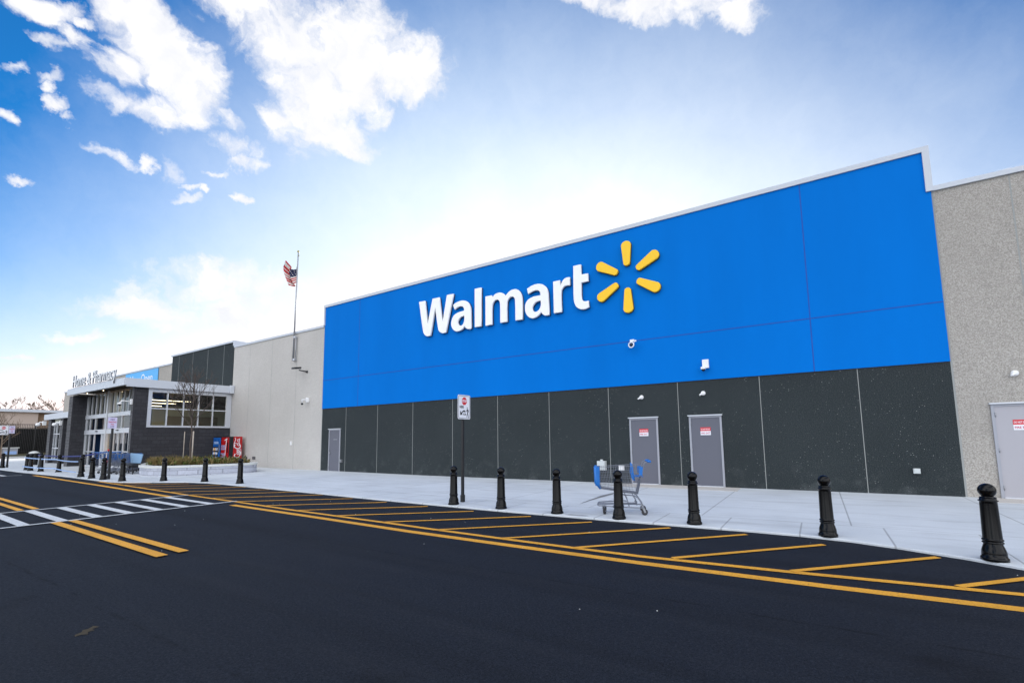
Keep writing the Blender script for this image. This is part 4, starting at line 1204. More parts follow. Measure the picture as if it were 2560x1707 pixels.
no_parking_panel(s3, -43.05, 7.46, 7.71, 2.39, 2.86, M_SIGNP)

# ------------------------------------------------------------------ shopping carts
def make_cart(loc, rz, label, group=None, detail=True, blue=None):
    """cart: front is +x, floor at z=0; the basket is about 0.85 long"""
    t = thing('shopping_cart', loc, label, 'shopping cart', group, rz)
    blue = blue or M_CARTBLUE
    # basket corners: front end lower bottom edge higher
    xf_t, xf_b, xr_t, xr_b = 0.50, 0.42, -0.42, -0.30
    zt_f, zt_r, zb_f, zb_r = 0.92, 0.96, 0.50, 0.40
    wt_f, wt_r, wb_f, wb_r = 0.21, 0.27, 0.19, 0.23
    def P(u, v, s):   # u 0 rear..1 front, v 0 bottom..1 top, s side -1..1
        xb = xr_b + (xf_b - xr_b) * u; xt = xr_t + (xf_t - xr_t) * u
        zb = zb_r + (zb_f - zb_r) * u; zt = zt_r + (zt_f - zt_r) * u
        wb = wb_r + (wb_f - wb_r) * u; wt = wt_r + (wt_f - wt_r) * u
        return (xb + (xt - xb) * v, s * (wb + (wt - wb) * v), zb + (zt - zb) * v)
    wr = 0.0032
    b = MB()
    nu = 26 if detail else 12
    for s in (-1, 1):
        for i in range(nu + 1):
            u = i / nu; b.tube([P(u, 0, s), P(u, 1, s)], wr, 4, caps=False)
        for v in (0, 0.14, 0.32, 0.55, 0.78, 1): b.tube([P(0, v, s), P(1, v, s)], wr if v < 1 else 0.006, 4, caps=False)
    for i in range(13 if detail else 7):
        y = -1 + 2 * i / (12 if detail else 6)
        b.tube([P(1, 1, y), P(1, 0, y), P(0, 0, y), P(0, 1, y)], wr, 4, caps=False)
    for v in (0.2, 0.4, 0.6, 0.8, 1):
        b.tube([P(0, v, -1), P(0, v, 1)], wr, 4, caps=False); b.tube([P(1, v, -1), P(1, v, 1)], wr, 4, caps=False)
    for i in range(1, 9): b.tube([P(i / 9, 0, -1), P(i / 9, 0, 1)], wr, 4, caps=False)
    b.build('basket', M_CARTGREY, t, world=False)
    # front bumper panel
    b = MB()
    for s in (-1, 1):
        b.tube([(xf_t + 0.015, s * 0.215, 0.94), (xf_t + 0.01, s * 0.215, 0.62), (xf_b + 0.0, s * 0.20, 0.50)], [0.026, 0.028, 0.02], 8)
    b.prism([(xf_t + 0.02, -0.21, 0.94), (xf_t + 0.02, 0.21, 0.94), (xf_t + 0.005, 0.20, 0.62), (xf_b + 0.01, 0.19, 0.50), (xf_b + 0.01, -0.19, 0.50), (xf_t + 0.005, -0.20, 0.62)], (0.012, 0, 0))
    for s in (-1, 1): b.box(xf_t - 0.07, xf_t + 0.02, s * 0.222 - 0.006, s * 0.222 + 0.006, 0.56, 0.93, 0, 0.003)
    b.build('front_bumper', blue, t, world=False)
    # child seat
    b = MB()
    for s in (-1, 1):
        b.prism([(-0.20, s * 0.235, 0.98), (-0.235, s * 0.235, 0.92), (-0.245, s * 0.235, 0.70), (-0.215, s * 0.235, 0.66), (-0.185, s * 0.235, 0.80)], (0, s * 0.012, 0))
        b.tube([(-0.205, s * 0.24, 0.99), (-0.225, s * 0.24, 0.80), (-0.25, s * 0.24, 0.66)], [0.012, 0.016, 0.01], 6)
        b.prism([(-0.34, s * 0.262, 0.93), (-0.42, s * 0.262, 0.93), (-0.40, s * 0.262, 0.76), (-0.34, s * 0.262, 0.78)], (0, s * 0.01, 0))
    b.box(-0.42, -0.22, -0.2, 0.2, 0.73, 0.745)
    b.build('child_seat', blue, t, world=False)
    # handle
    b = MB()
    b.tube([(-0.56, -0.24, 1.03), (-0.56, 0.24, 1.03)], 0.021, 10)
    for s in (-1, 1): b.tube([(-0.50, s * 0.245, 1.035), (-0.575, s * 0.245, 1.03)], [0.018, 0.026], 8)
    b.build('handle', blue, t, world=False)
    # chassis
    b = MB()
    for s in (-1, 1):
        b.tube([(-0.51, s * 0.245, 1.03), (-0.45, s * 0.25, 1.01), (-0.42, s * 0.25, 0.90), (-0.30, s * 0.24, 0.41)], 0.011, 8)
        b.tube([(0.10, s * 0.20, 0.40), (-0.24, s * 0.215, 0.37), (-0.30, s * 0.23, 0.33), (-0.40, s * 0.25, 0.18), (-0.41, s * 0.25, 0.155), (-0.36, s * 0.25, 0.14), (0.20, s * 0.20, 0.155), (0.46, s * 0.16, 0.165), (0.49, s * 0.15, 0.18), (0.46, s * 0.16, 0.195), (0.22, s * 0.19, 0.205), (-0.02, s * 0.2, 0.22), (-0.10, s * 0.2, 0.21)], 0.0125, 8)
        b.tube([(-0.20, s * 0.21, 0.38), (-0.28, s * 0.22, 0.25), (-0.26, s * 0.22, 0.20)], 0.010, 8)
        b.tube([(-0.05, s * 0.2, 0.38), (-0.10, s * 0.2, 0.28), (-0.13, s * 0.21, 0.16)], 0.009, 8)
    b.tube([(0.485, -0.15, 0.18), (0.485, 0.15, 0.18)], 0.0125, 8)
    b.tube([(-0.28, -0.23, 0.20), (-0.28, 0.23, 0.20)], 0.014, 8); b.tube([(0.10, -0.2, 0.40), (0.10, 0.2, 0.40)], 0.010, 8)
    for y in (-0.1, 0, 0.1): b.tube([(-0.3, y, 0.195), (0.47, y * 0.7, 0.185)], 0.006, 6)
    b.build('chassis', M_CARTGREY, t, world=False)
    for (x, y, yaw) in ((0.37, 0.17, 70), (0.37, -0.17, 70), (-0.40, 0.25, 8), (-0.40, -0.25, 8)):
        b = MB()
        M = Matrix.Translation((x - 0.02, y, 0.062)) @ Matrix.Rotation(R(yaw), 4, 'Z') @ Matrix.Rotation(R(90), 4, 'X')
        b.lathe([(0.0, -0.012), (0.035, -0.013), (0.040, -0.016), (0.060, -0.014), (0.062, 0.0), (0.060, 0.014), (0.040, 0.016), (0.035, 0.013), (0.0, 0.012)], (0, 0, 0), 20, 0, M)
        b.lathe([(0.0, -0.018), (0.012, -0.018), (0.012, 0.018), (0.0, 0.018)], (0, 0, 0), 10, 1, M)
        w_ = b.build('wheel', [M_RUBBER, M_STEEL], t, world=False)
        b = MB()
        Z = Matrix.Translation((x, y, 0.0)) @ Matrix.Rotation(R(yaw), 4, 'Z')
        for s in (-1, 1):
            pr = [Z @ Vector(q) for q in ((-0.045, s * 0.02, 0.05), (-0.01, s * 0.02, 0.05), (0.025, s * 0.02, 0.14), (-0.02, s * 0.02, 0.14))]
            b.prism(pr, (Z.to_3x3() @ Vector((0, 0.003, 0))))
        b.build('caster_fork', M_STEEL, w_, world=False)
    return t
hd = math.atan2(-0.30, -0.74)
make_cart((-3.45, 9.05, walk_z(-3.4, 9.0)), hd, 'lone shopping cart with blue bumper and handle parked by the fire doors')
gc = 'shopping carts parked by the entrance'
c0 = make_cart((-30.6, 8.75, walk_z(-30.6, 8.7)), R(118), 'leftmost blue shopping cart beside the red sign stand', gc, False, M_CARTDARK)
copy_thing(c0, (-30.0, 8.8, walk_z(-30, 8.7)), R(110), 'blue shopping cart behind the no-parking post, left of it')
copy_thing(c0, (-29.35, 8.75, walk_z(-29.3, 8.7)), R(114), 'blue shopping cart just right of the no-parking post')
copy_thing(c0, (-28.75, 8.85, walk_z(-28.8, 8.7)), R(105), 'rightmost blue shopping cart, next to the bench')
copy_thing(c0, (-29.9, 9.35, walk_z(-30, 9.4)), R(112), 'blue shopping cart nested in the second row by the doors')
# darker streak and patch laid on the pavement near the lone cart
def decal(pl_, name, mat):
    bm = bmesh.new(); bm.faces.new([bm.verts.new((x, y, walk_z(x, y) + 0.003)) for x, y in pl_])
    me = bpy.data.meshes.new(name); bm.to_mesh(me); bm.free(); me.materials.append(mat)
    o = bpy.data.objects.new(name, me); COL.objects.link(o); o['kind'] = 'structure'
M_MARK = plain('pavement_mark', (0.17, 0.175, 0.18), 0.85, var=0.35, scale=9)
decal([(-4.76, 9.78), (-4.80, 10.05), (-4.83, 10.41), (-4.86, 10.9), (-4.90, 11.34), (-4.86, 11.78), (-4.82, 12.06), (-4.72, 11.74), (-4.74, 11.3), (-4.76, 10.9), (-4.77, 10.41), (-4.755, 10.05)], 'pavement_mark', M_MARK)
M_MARK2 = plain('pavement_mark_soft', (0.33, 0.34, 0.355), 0.85, var=0.3, scale=14)
decal([(-4.42, 8.40), (-4.25, 8.36), (-4.05, 8.37), (-3.90, 8.42), (-3.96, 8.47), (-4.08, 8.50), (-4.2, 8.48), (-4.33, 8.50)], 'pavement_mark', M_MARK2)
# bench with a pale panel
bn = thing('bench', (-28.1, 9.15, walk_z(-28.1, 9.1)), 'black-framed bench with tapered pale blue back beside the planter', 'bench')
b = MB(); b.prism([(-0.85, 0, 0.98), (0.62, 0, 0.93), (0.40, 0, 0.50), (-0.75, 0, 0.50)], (0, 0.03, 0)); b.build('backrest', M_BENCH, bn, world=False)
b = MB(); b.box(-0.85, 0.45, -0.35, 0.02, 0.40, 0.45, 0, 0.01); b.build('seat', M_BLKMAT, bn, world=False)
for (x, y, dx) in ((-0.8, -0.3, -0.08), (0.4, -0.3, 0.14), (-0.8, 0.0, -0.08), (0.4, 0.0, 0.14)):
    b = MB(); b.tube([(x, y, 0.42), (x + dx, y, 0.0)], 0.022, 8); b.build('leg', M_BLKMAT, bn, world=False)

# ------------------------------------------------------------------ vending machines
def vending(loc, label, kind):
    t = thing('vending_machine', loc, label, 'vending machine', 'vending machines against the store wall')
    body = {'blue': M_VBLUE, 'red': M_VRED, 'logo': M_VRED}[kind]
    b = MB(); b.box(-0.44, 0.46, 0.22, 0.70, 0.04, 1.83, 0, 0.01); b.box(-0.44, 0.455, 0.0, 0.22, 0.04, 1.83, 1, 0.01); b.build('cabinet', [M_VRED if kind != 'blue' else M_VBLUE, M_VDARK], t, world=False)
    b = MB(); b.box(-0.42, 0.42, -0.03, -0.001, 0.10, 1.79, 0, 0.01)
    d = b.build('front_door', body, t, world=False)
    if kind == 'blue':
        b = MB(); b.box(-0.36, 0.20, -0.034, -0.030, 0.45, 1.25, 0); b.build('display_window', M_VDARK, d, world=False)
        rn = random.Random(5)
        for row in (0.52, 0.78, 1.02):
            for i in range(7):
                x = -0.32 + i * 0.075; b = MB(); b.lathe([(0, 0), (0.022, 0), (0.022, 0.11), (0.01, 0.15), (0.01, 0.17), (0, 0.17)], (x, -0.05, row), 8)
                b.build('bottle', rn.choice([M_SIGNW, M_PYEL, M_STRAPL]), d, world=False)
        b = MB(); b.box(-0.34, 0.22, -0.034, -0.030, 1.42, 1.56, 0); b.build('top_panel', M_STRAPL, d, world=False)
        b = MB(); b.box(0.26, 0.36, -0.04, -0.030, 0.95, 1.40, 0); b.build('coin_panel', M_STEEL, d, world=False)
    elif kind == 'red':
        b = MB()
        for row in (0.62, 0.72, 0.82, 1.08, 1.18, 1.28):
            for i in range(5): b.box(-0.38 + i * 0.09, -0.31 + i * 0.09, -0.035, -0.030, row, row + 0.06, 0)
        b.build('product_labels', M_STRAPL, d, world=False)
        b = MB(); b.prism([(0.12, -0.034, 1.62), (0.20, -0.034, 1.62), (0.05, -0.034, 0.2), (0.01, -0.034, 0.2)], (0, 0.003, 0)); b.prism([(-0.05, -0.034, 1.60), (0.26, -0.034, 1.66), (0.26, -0.034, 1.74), (-0.05, -0.034, 1.66)], (0, 0.003, 0)); b.build('white_swoosh', M_SIGNW, d, world=False)
        b = MB(); b.box(0.28, 0.38, -0.04, -0.030, 0.90, 1.5, 0); b.build('coin_panel', M_VDARK, d, world=False)
    if kind == 'red': script_logo(d)
    for (x, y) in ((-0.4, 0.06), (0.4, 0.06), (-0.4, 0.64), (0.4, 0.64)):
        b = MB(); b.lathe([(0, 0), (0.03, 0), (0.03, 0.05), (0, 0.05)], (x, y, 0), 8); b.build('foot', M_BLKMAT, t, world=False)
    return t
def script_logo(d):
    """the drink name in flowing script, running up the door"""
    def stroke(b, pts, w):
        # horizontal coordinates (u along the word, v across) turned to run upwards
        q = [(0.462, 0.46 - v * 0.42, 0.60 + u * 1.16) for u, v in pts]
        b.tube(q, [wi for wi in w] if isinstance(w, list) else w, 6)
    def cr(pts, n_=6):
        P = [Vector((*p_, 0)) for p_ in pts]; P = [P[0]] + P + [P[-1]]; out = []
        for i in range(1, len(P) - 2):
            for k_ in range(n_):
                t_ = k_ / n_
                p = 0.5 * ((2 * P[i]) + (P[i + 1] - P[i - 1]) * t_ + (2 * P[i - 1] - 5 * P[i] + 4 * P[i + 1] - P[i + 2]) * t_ ** 2 + (3 * P[i] - P[i - 1] - 3 * P[i + 1] + P[i + 2]) * t_ ** 3)
                out.append((p.x, p.y))
        out.append((P[-2].x, P[-2].y)); return out
    b = MB()
    C1 = [(0.20, 0.28), (0.13, 0.40), (0.05, 0.30), (0.02, 0.05), (0.04, -0.18), (0.12, -0.32), (0.24, -0.34), (0.34, -0.25)]
    C2 = [(0.66, 0.36), (0.58, 0.46), (0.50, 0.30), (0.46, 0.0), (0.50, -0.25), (0.58, -0.34), (0.68, -0.22)]
    tail = [(0.34, -0.25), (0.24, -0.44), (0.12, -0.48), (0.28, -0.46), (0.46, -0.38)]
    stroke(b, cr(C1), 0.026); stroke(b, cr(C2), 0.026); stroke(b, cr(tail), 0.014)
    for (cx_, r1) in ((0.22, 0.055), (0.33, 0.045), (0.41, 0.055), (0.66, 0.055), (0.86, 0.055)):
        o_ = [(cx_ + r1 * math.cos(t_), -0.06 + 0.14 * math.sin(t_)) for t_ in [2 * math.pi * i / 14 for i in range(15)]]
        stroke(b, o_, 0.017)
    stroke(b, cr([(0.75, 0.42), (0.71, 0.1), (0.74, -0.2), (0.78, -0.18)]), 0.018)
    stroke(b, cr([(0.92, 0.1), (0.92, -0.15), (0.97, -0.20)]), 0.017); stroke(b, cr([(0.46, 0.08), (0.46, -0.14), (0.49, -0.16)]), 0.015)
    stroke(b, cr([(0.50, 0.46), (0.70, 0.5), (0.92, 0.32), (1.0, 0.44)]), 0.016)
    b.build('script_logo', M_SIGNW, d, world=False)
vending((-30.22, 13.6, 0.12), 'blue vending machine with a bottle window beside the block wall', 'blue')
vending((-29.26, 13.6, 0.12), 'red vending machine with a white swoosh and a script logo on its side', 'red')

# ------------------------------------------------------------------ planter
OUT = [(-30.7, 10.5), (-29.6, 9.95), (-28.6, 9.5), (-27.6, 9.1), (-26.8, 8.85), (-26.0, 8.74), (-25.3, 8.78), (-24.8, 9.0), (-24.45, 9.35), (-24.1, 9.85), (-23.85, 10.4), (-23.55, 11.0), (-23.38, 11.6), (-23.35, 12.15), (-23.6, 12.5), (-24.4, 12.75), (-26, 12.9), (-28, 12.95), (-30.7, 12.95)]
def smooth_out(P, it=2):
    P = [Vector((*p_, 0)) for p_ in P]
    for _ in range(it):
        Q = []
        for i in range(len(P)):
            a, c = P[i], P[(i + 1) % len(P)]
            if (a.x < -30.5 and c.x < -30.5): Q += [a, c] if not Q or (Q[-1] - a).length > 1e-6 else [c]; continue
            Q += [a.lerp(c, 0.25), a.lerp(c, 0.75)]
        P = Q
    return P
OP = smooth_out(OUT)
pcx = Vector((-27.2, 11.2, 0))
def inset(P, d):
    n_ = len(P); out = []
    for i in range(n_):
        t_ = (P[(i + 1) % n_] - P[i - 1]); t_ = t_.normalized() if t_.length > 1e-6 else Vector((1, 0, 0))
        out.append(P[i] + Vector((-t_.y, t_.x, 0)) * d)
    return out
pl = thing('planter', (-27, 11, 0.1), 'long curved planter of pale split block with a flat cap', 'planter')
def ring(b, P0, P1, z0, z1, mi=0):
    n_ = len(P0)
    v = [[b.bm.verts.new((p_.x, p_.y, z)) for p_ in Q] for Q, z in ((P0, z0), (P0, z1), (P1, z1), (P1, z0))]
    for j in range(4):
        A_, B_ = v[j], v[(j + 1) % 4]
        for i in range(n_):
            f = b.bm.faces.new((A_[i], A_[(i + 1) % n_], B_[(i + 1) % n_], B_[i])); f.material_index = mi
b = MB(); ring(b, OP, inset(OP, 0.28), 0.02, 0.515); b.build('block_wall', M_PLANT, pl)
b = MB(); ring(b, inset(OP, -0.04), inset(OP, 0.32), 0.516, 0.61); b.build('cap', M_CAP, pl)
M_SOIL = plain('soil', (0.05, 0.035, 0.025), 0.95, var=0.4, scale=20)
b = MB(); b.poly([(p_.x, p_.y, 0.55) for p_ in inset(OP, 0.30)]); b.build('soil', M_SOIL, pl)

def inside(P, x, y):
    c_ = False; n_ = len(P)
    for i in range(n_):
        a, d = P[i], P[(i + 1) % n_]
        if (a.y > y) != (d.y > y) and x < (d.x - a.x) * (y - a.y) / (d.y - a.y) + a.x: c_ = not c_
    return c_
def leaf_mat(name, a, c_):
    k = NT(name)
    n1 = k.noise(7, 3, 0.6)
    col = k.mix(k.ramp(n1, 0.35, 0.65), a, c_)
    k.done(col, 0.7, 0, 0.2); return k.m
M_LEAF = leaf_mat('ground_cover_green', (0.045, 0.070, 0.015), (0.12, 0.14, 0.035))
M_LEAF2 = leaf_mat('ground_cover_brown', (0.14, 0.11, 0.04), (0.24, 0.17, 0.07))
rnd = random.Random(7)
IP = inset(OP, 0.36)
def leaves(b, x, y, z, n_, spread, h, mi, wid=0.03, ln=0.16):
    for _ in range(n_):
        a = rnd.uniform(0, 6.283); e_ = rnd.uniform(0.2, 1.3)
        p = Vector((x + rnd.gauss(0, spread), y + rnd.gauss(0, spread), z + abs(rnd.gauss(0, h))))
        d = Vector((math.cos(a) * math.cos(e_), math.sin(a) * math.cos(e_), math.sin(e_))) * ln * rnd.uniform(0.6, 1.4)
        s_ = d.cross(Vector((0, 0, 1))).normalized() * wid
        f = b.bm.faces.new([b.bm.verts.new(p - s_ * .5), b.bm.verts.new(p + d * .5 - s_), b.bm.verts.new(p + d), b.bm.verts.new(p + d * .5 + s_)]); f.material_index = mi
b = MB()
cnt = 0
while cnt < 1500:
    x = rnd.uniform(-30.6, -23.3); y = rnd.uniform(8.8, 12.9)
    if not inside(IP, x, y): continue
    cnt += 1
    br = mnoise.noise(Vector((x * 1.3, y * 1.3, 0))) 
    leaves(b, x, y, 0.56, 9, 0.07, 0.085, 1 if br > -0.08 and rnd.random() < 0.75 else 0)
o = b.build('ground_cover', [M_LEAF, M_LEAF2]); tagit(o, 'low green and russet ground cover filling the planter', 'ground cover', kind='stuff')
# dry ornamental grasses
gp = [(-27.9, 9.75), (-27.3, 9.5), (-26.7, 9.4), (-26.0, 9.3), (-25.4, 9.35), (-24.9, 9.75), (-26.4, 10.0), (-27.2, 10.3), (-25.5, 10.2)]
pos_words = ['left end of the row', 'second from the left', 'just left of the young tree', 'in front of the young tree trunk', 'right of the tree stakes', 'nearest the curved right corner', 'behind the tree base', 'behind the left clumps', 'behind the right clumps']
cl0 = None
for (x, y), wd in zip(gp, pos_words):
    lab = 'dry straw-coloured grass clump in the planter, ' + wd
    if cl0 is None:
        b = MB()
        for _ in range(150):
            a = rnd.uniform(0, 6.283); e_ = rnd.uniform(0.75, 1.5); L_ = rnd.uniform(0.2, 0.5)
            p = Vector((rnd.gauss(0, 0.05), rnd.gauss(0, 0.05), 0)); d = Vector((math.cos(a) * math.cos(e_), math.sin(a) * math.cos(e_), math.sin(e_))) * L_
            b.tube([p, p + d * 0.6, p + d + Vector((math.cos(a), math.sin(a), -0.3)) * 0.05], [0.006, 0.005, 0.003], 3, caps=False, smooth=False)
        cl0 = b.build('grass_clump', M_LEAF2); cl0.location = (x, y, 0.56); tagit(cl0, lab, 'grass clump', 'dry grass clumps in the planter')
    else:
        c_ = cl0.copy(); COL.objects.link(c_); c_.location = (x, y, 0.56); c_.rotation_euler = (0, 0, rnd.uniform(0, 6)); c_.scale = [rnd.uniform(0.8, 1.2)] * 3; c_['label'] = lab

# ------------------------------------------------------------------ bare trees
def bare_tree(loc, height, trunk_r, label, seed, mat, first=0.38, levels=4, spread=0.6, group=None, up=0.5, name='bare_tree', n_limb=9, rmin=0.004, seg=5):
    rn = random.Random(seed)
    t = thing(name, loc, label, 'tree', group)
    bt = MB(); bc = MB()
    def grow(b, p, d, L_, r, lv):
        n_ = 4
        pts = [p]; rs = [r]; q = p.copy(); dd = d.copy()
        for i in range(n_):
            dd = (dd + Vector((rn.gauss(0, .10), rn.gauss(0, .10), up * 0.16))).normalized()
            q = q + dd * (L_ / n_); pts.append(q.copy()); rs.append(max(rmin, r * (1 - 0.6 * (i + 1) / n_)))
        b.tube(pts, rs, seg if lv > 1 else 3, caps=False)
        if lv > 0:
            k_ = rn.randint(3, 4) if lv > 1 else rn.randint(3, 5)
            for j in range(k_):
                u_ = rn.uniform(0.3, 0.95); idx = min(n_ - 1, int(u_ * n_)); bp = pts[idx].lerp(pts[idx + 1], u_ * n_ - idx)
                ax = Vector((rn.gauss(0, 1), rn.gauss(0, 1), rn.gauss(0, 0.4))).normalized()
                nd = (dd + ax * spread).normalized()
                grow(b, bp, nd, L_ * rn.uniform(0.42, 0.62), max(rmin, rs[idx] * 0.6), lv - 1)
    H_ = height; tr = [Vector((0, 0, -0.05))]; rr_ = [trunk_r * 1.25]
    for i in range(1, 9):
        tr.append(Vector((rn.gauss(0, 0.012) * H_ * 0.3, rn.gauss(0, 0.012) * H_ * 0.3, H_ * 0.92 * i / 8))); rr_.append(max(rmin, trunk_r * (1 - 0.85 * i / 8)))
    bt.tube(tr, rr_, 8, caps=False)
    for j in range(n_limb):
        u_ = first + (0.95 - first) * j / n_limb
        idx = min(7, int(u_ * 8)); bp = tr[idx].lerp(tr[idx + 1], u_ * 8 - idx)
        a = rn.uniform(0, 6.283) if j else 1.0
        a = j * 2.4 + rn.uniform(-.4, .4)
        nd = Vector((math.cos(a) * spread, math.sin(a) * spread, 0.75)).normalized()
        grow(bc, bp, nd, H_ * (0.42 - 0.20 * j / n_limb), max(rmin, trunk_r * 0.42), levels - 1)
    bt.build('trunk', mat, t, world=False); bc.build('crown', mat, t, world=False)
    return t
bare_tree((-25.95, 10.5, 0.55), 4.35, 0.05, 'young bare tree between two stakes in the planter', 21, M_BARK, first=0.40, levels=3, spread=0.62, up=1.0, name='young_tree', n_limb=16, rmin=0.006)
for (x, y, h_, lab) in ((-26.28, 10.35, 1.62, 'thin wooden stake left of the young tree'), (-25.48, 10.4, 1.62, 'pale wooden stake right of the young tree')):
    b = MB(); b.tube([(x, y, 0.5), (x + 0.01, y, 0.55 + h_)], 0.028 if 'pale' in lab else 0.018, 7)
    o = b.build('tree_stake', M_WOOD); tagit(o, lab, 'tree stake', 'stakes of the planter tree')

# ------------------------------------------------------------------ flagpole
fp = thing('flagpole', (-24.08, YF - 0.12, 6.0), 'white wall-mounted flagpole with a limp striped flag above the grey wall', 'flagpole')
b = MB(); b.tube([(-24.1, YF - 0.12, 5.98), (-24.02, YF - 0.12, 12.1)], [0.05, 0.028], 10); b.build('pole', M_STEEL, fp)
b = MB()
for z in (6.05, 7.3): b.box(-24.14, -23.98, YF - 0.16, YF + 0.0, z - 0.05, z + 0.05, 0, 0.005); b.tube([(-23.96, YF - 0.08, 6.0), (-23.96, YF - 0.08, 7.35)], 0.022, 6)
b.build('bracket', M_ALU, fp)
b = MB(); b.sphere((-24.02, YF - 0.12, 12.18), 0.06, 0, 12); b.tube([(-24.02, YF - 0.12, 11.97), (-23.93, YF - 0.12, 11.92)], 0.025, 8); b.build('finial', plain('gilt', (0.35, 0.30, 0.08), 0.35, 0.6), fp)
# flag cloth: canton + stripes by material slot
M_FLAGR = plain('flag_red', (0.42, 0.015, 0.02), 0.8); M_FLAGW = plain('flag_white', (0.60, 0.56, 0.52), 0.8); M_FLAGB = plain('flag_blue', (0.004, 0.008, 0.045), 0.8)
bm = bmesh.new(); NU, NV = 38, 26
def crv(P, t):
    t = max(0, min(0.9999, t)) * (len(P) - 1); i = int(t); f = t - i; f = f * f * (3 - 2 * f)
    return P[i] + (P[i + 1] - P[i]) * f
FX_ = [-0.40, -0.56, -0.46, -0.30, -0.08]; FZ_ = [11.62, 11.25, 10.85, 10.55, 10.15]
def flag_pt(u, v):
    # the upper fly corner is blown up and away, the rest hangs limp beside the pole
    hx, hz = 0.0, 11.32 - 0.92 * v
    fx, fz = crv(FX_, v), crv(FZ_, v)
    t = u ** 0.9
    x = -24.05 + hx + (fx - hx) * t + 0.045 * math.sin(13 * u + 4 * v) * u
    z = hz + (fz - hz) * t - 0.34 * math.sin(math.pi * u) * (1 - 0.7 * v)
    y = YF - 0.14 - 0.35 * u + 0.14 * math.sin(10 * u + 3 * v) * min(1, 3 * u)
    return (x, y, z)
gv = [[bm.verts.new(flag_pt(i / NU, j / NV)) for j in range(NV + 1)] for i in range(NU + 1)]
for i in range(NU):
    for j in range(NV):
        f = bm.faces.new((gv[i][j], gv[i + 1][j], gv[i + 1][j + 1], gv[i][j + 1])); f.smooth = True
        st_ = j // 2
        f.material_index = 0 if (i < NU * 0.4 and st_ < 7) else (1 if st_ % 2 == 0 else 2)
# small white stars as a scatter of light faces in the canton
for i in range(1, 15, 2):
    for j in range(1, 14, 3):
        for f in gv[i][j].link_faces:
            if f.material_index == 0 and (i // 2 + j) % 2 == 0:
                f.material_index = 2; break
me = bpy.data.meshes.new('flag'); bm.to_mesh(me); bm.free()
for m_ in (M_FLAGB, M_FLAGR, M_FLAGW): me.materials.append(m_)
fl = bpy.data.objects.new('flag', me); COL.objects.link(fl); fl.parent = fp; fl.matrix_parent_inverse = Matrix.Translation(fp.location).inverted()
sol = fl.modifiers.new('thickness', 'SOLIDIFY'); sol.thickness = 0.004

# ------------------------------------------------------------------ banner on the far wall
bnr = thing('banner', (-44.8, YF - 0.01, 5.5), 'pale blue now-open banner hung on the wall behind the canopy', 'banner')
b = MB(); b.box(-47.95, -41.72, YF - 0.05, YF - 0.02, 5.3, 7.27); b.build('sheet', M_SKYBLUE, bnr)
text_obj('Now Open', 'lettering', M_SIGNW, bnr, (-47.0, YF - 0.052, 6.32), 4.35, 0.75, 'S', 0.004)

# ------------------------------------------------------------------ far left: trash can, cabinet, fence, building, trees
tcn = thing('trash_can', (-46.2, 9.3, walk_z(-46.2, 9.3)), 'round dark trash can with pale rim behind the far bollards', 'trash can')
b = MB(); b.lathe([(0, 0), (0.20, 0), (0.21, 0.04), (0.24, 0.78), (0, 0.78)], seg=20); b.build('body', M_BLKMAT, tcn, world=False)
b = MB(); b.lathe([(0.0, 0.78), (0.27, 0.78), (0.28, 0.83), (0.24, 0.87), (0.10, 0.93), (0.0, 0.95)], seg=20); b.build('lid', M_CAP, tcn, world=False)
cab = thing('utility_cabinet', (-84, 14.8, 0.3), 'pale grey utility cabinet in front of the dark fence at far left', 'utility cabinet')
b = MB(); b.box(-84.5, -83.6, 14.2, 15.4, 0.3, 1.35, 0, 0.03); b.build('cabinet_body', M_FRAME, cab)
b = MB(); b.box(-84.6, -83.5, 14.1, 15.5, 1.352, 1.46, 0, 0.02); b.build('lid', M_CAP, cab)
b = MB(); b.box(-83.59, -83.57, 14.3, 15.3, 0.6, 1.0, 0); b.build('panel', M_STRAPL, cab)
# rough verge and kerb before the fence
M_VERGE = leaf_mat('verge', (0.05, 0.05, 0.025), (0.10, 0.085, 0.05))
bm = bmesh.new()
rws = []
for (x, z) in ((-79, 0.24), (-79.01, 0.42), (-79.6, 0.43), (-85, 0.72), (-99, 1.4), (-160, 2.0)):
    rws.append([bm.verts.new((x, y, z + (0 if x > -80 else 0.12 * mnoise.noise(Vector((x * .3, y * .4, 0)))))) for y in range(-30, 80, 2)])
for a, c_ in zip(rws, rws[1:]):
    for i in range(len(a) - 1): bm.faces.new((a[i], c_[i], c_[i + 1], a[i + 1]))
bmesh.ops.recalc_face_normals(bm, faces=bm.faces)
me = bpy.data.meshes.new('verge'); bm.to_mesh(me); bm.free(); me.materials.append(M_VERGE)
o = bpy.data.objects.new('verge', me); COL.objects.link(o); o['kind'] = 'structure'
b = MB(); b.box(-79.0, -78.85, -30, 78, 0.2, 0.42); o = b.build('kerb', M_CAP); o['kind'] = 'structure'
fn = thing('fence', (-85, 16, 0.7), 'tall black picket fence with dark screening at the far left', 'fence')
b = MB()
y = 2.0
while y < 40:
    b.box(-85.02, -84.98, y, y + 0.035, 0.6, 4.36); y += 0.15
b.build('pickets', M_BLKMAT, fn)
b = MB()
for z in (4.28, 3.86, 0.9): b.box(-85.05, -84.95, 2, 40, z, z + 0.06)
for y in range(2, 41, 3): b.box(-85.07, -84.93, y - 0.06, y + 0.06, 0.5, 4.42)
b.build('rails', M_BLKMAT, fn)
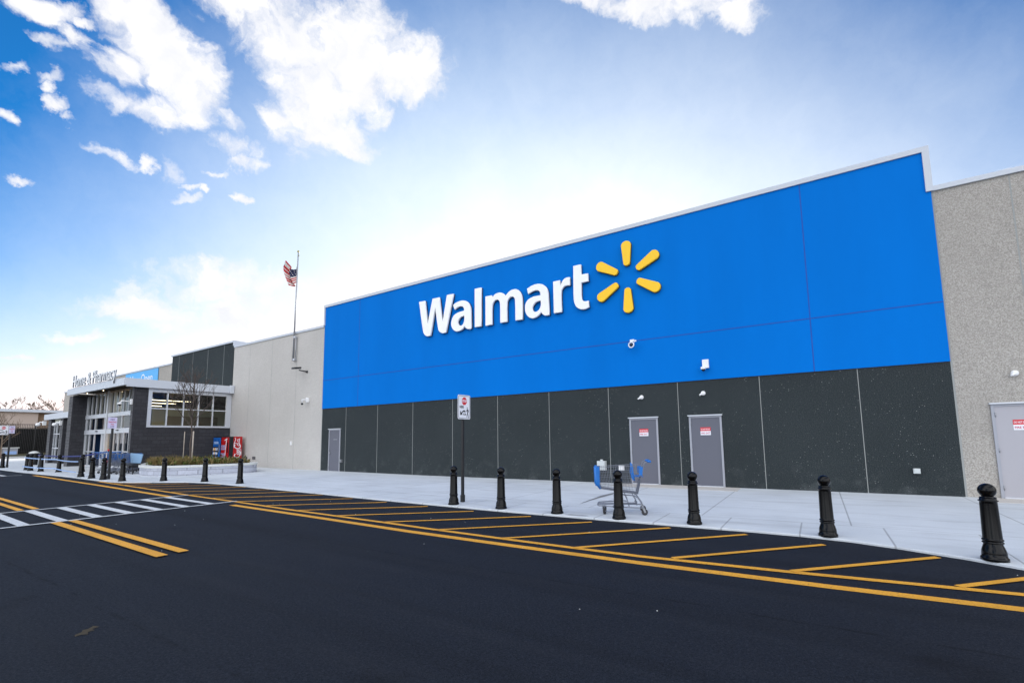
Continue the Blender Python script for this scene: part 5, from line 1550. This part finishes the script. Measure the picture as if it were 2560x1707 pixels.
b = MB(); b.box(-85.30, -85.26, 2, 40, 0.5, 3.80); b.build('screening', plain('dark_screen', (0.004, 0.004, 0.004), 0.9), fn)
bb = thing('beige_building', (-100, 14, 1.0), 'low beige building with flat pale roof edge behind the fence', 'building')
b = MB(); b.box(-125, -100, -8, 20.15, 0.5, 6.6); b.build('wall', M_BEIGE, bb)
b = MB(); b.box(-125, -100.6, 20.16, 24, 0.5, 6.6); b.build('wall', M_BROWN, bb)
b = MB(); b.box(-126, -99.4, -9, 24.6, 6.6, 7.0); b.build('roof', M_FASCIA, bb)
TR = [(-128, 21.5, 12.0, 1), (-124, 24.5, 10.5, 2), (-131, 28.5, 12.5, 3), (-127, 31.5, 10.5, 4), (-134, 18.5, 12.5, 5), (-119, 29.0, 9.0, 6), (-138, 34, 13, 7), (-122, 35.5, 9.5, 8)]
tw = ['tallest crown left of centre above the beige roof', 'small crown over the roof edge', 'wide crown right of the roof edge', 'thin crown near the store corner', 'leftmost crown above the roof', 'low crown at the corner of the roof', 'farthest crown by the annex', 'slender crown against the store corner']
for (x, y, h_, sd_), wd in zip(TR, tw):
    bare_tree((x, y, 1.4), h_ * 0.78, 0.16, 'distant bare brown tree, ' + wd, 50 + sd_, M_BARKFAR, first=0.30, levels=4, spread=0.75, up=0.35, n_limb=8, rmin=0.022, group='bare trees beyond the fence', seg=3)
bare_tree((-74, 12.4, 0.27), 4.6, 0.07, 'small bare tree in front of the dark fence, behind the double sign', 91, M_BARKFAR, first=0.35, levels=3, spread=0.8, up=0.6, n_limb=8, rmin=0.012)

# a few stray pebbles and paint chips on the asphalt
rnd = random.Random(31)
b = MB()
for _ in range(26):
    x = rnd.uniform(-14, 2.5); y = rnd.uniform(3.0, 8.0)
    r_ = rnd.uniform(0.004, 0.009)
    b.sphere((x, y, g(x) + 0.004), r_, 0, 6, (1, rnd.uniform(.6, 1), 0.5))
o = b.build('gravel', M_CAP); tagit(o, 'scattered pale grit on the dark asphalt', 'grit', kind='stuff')
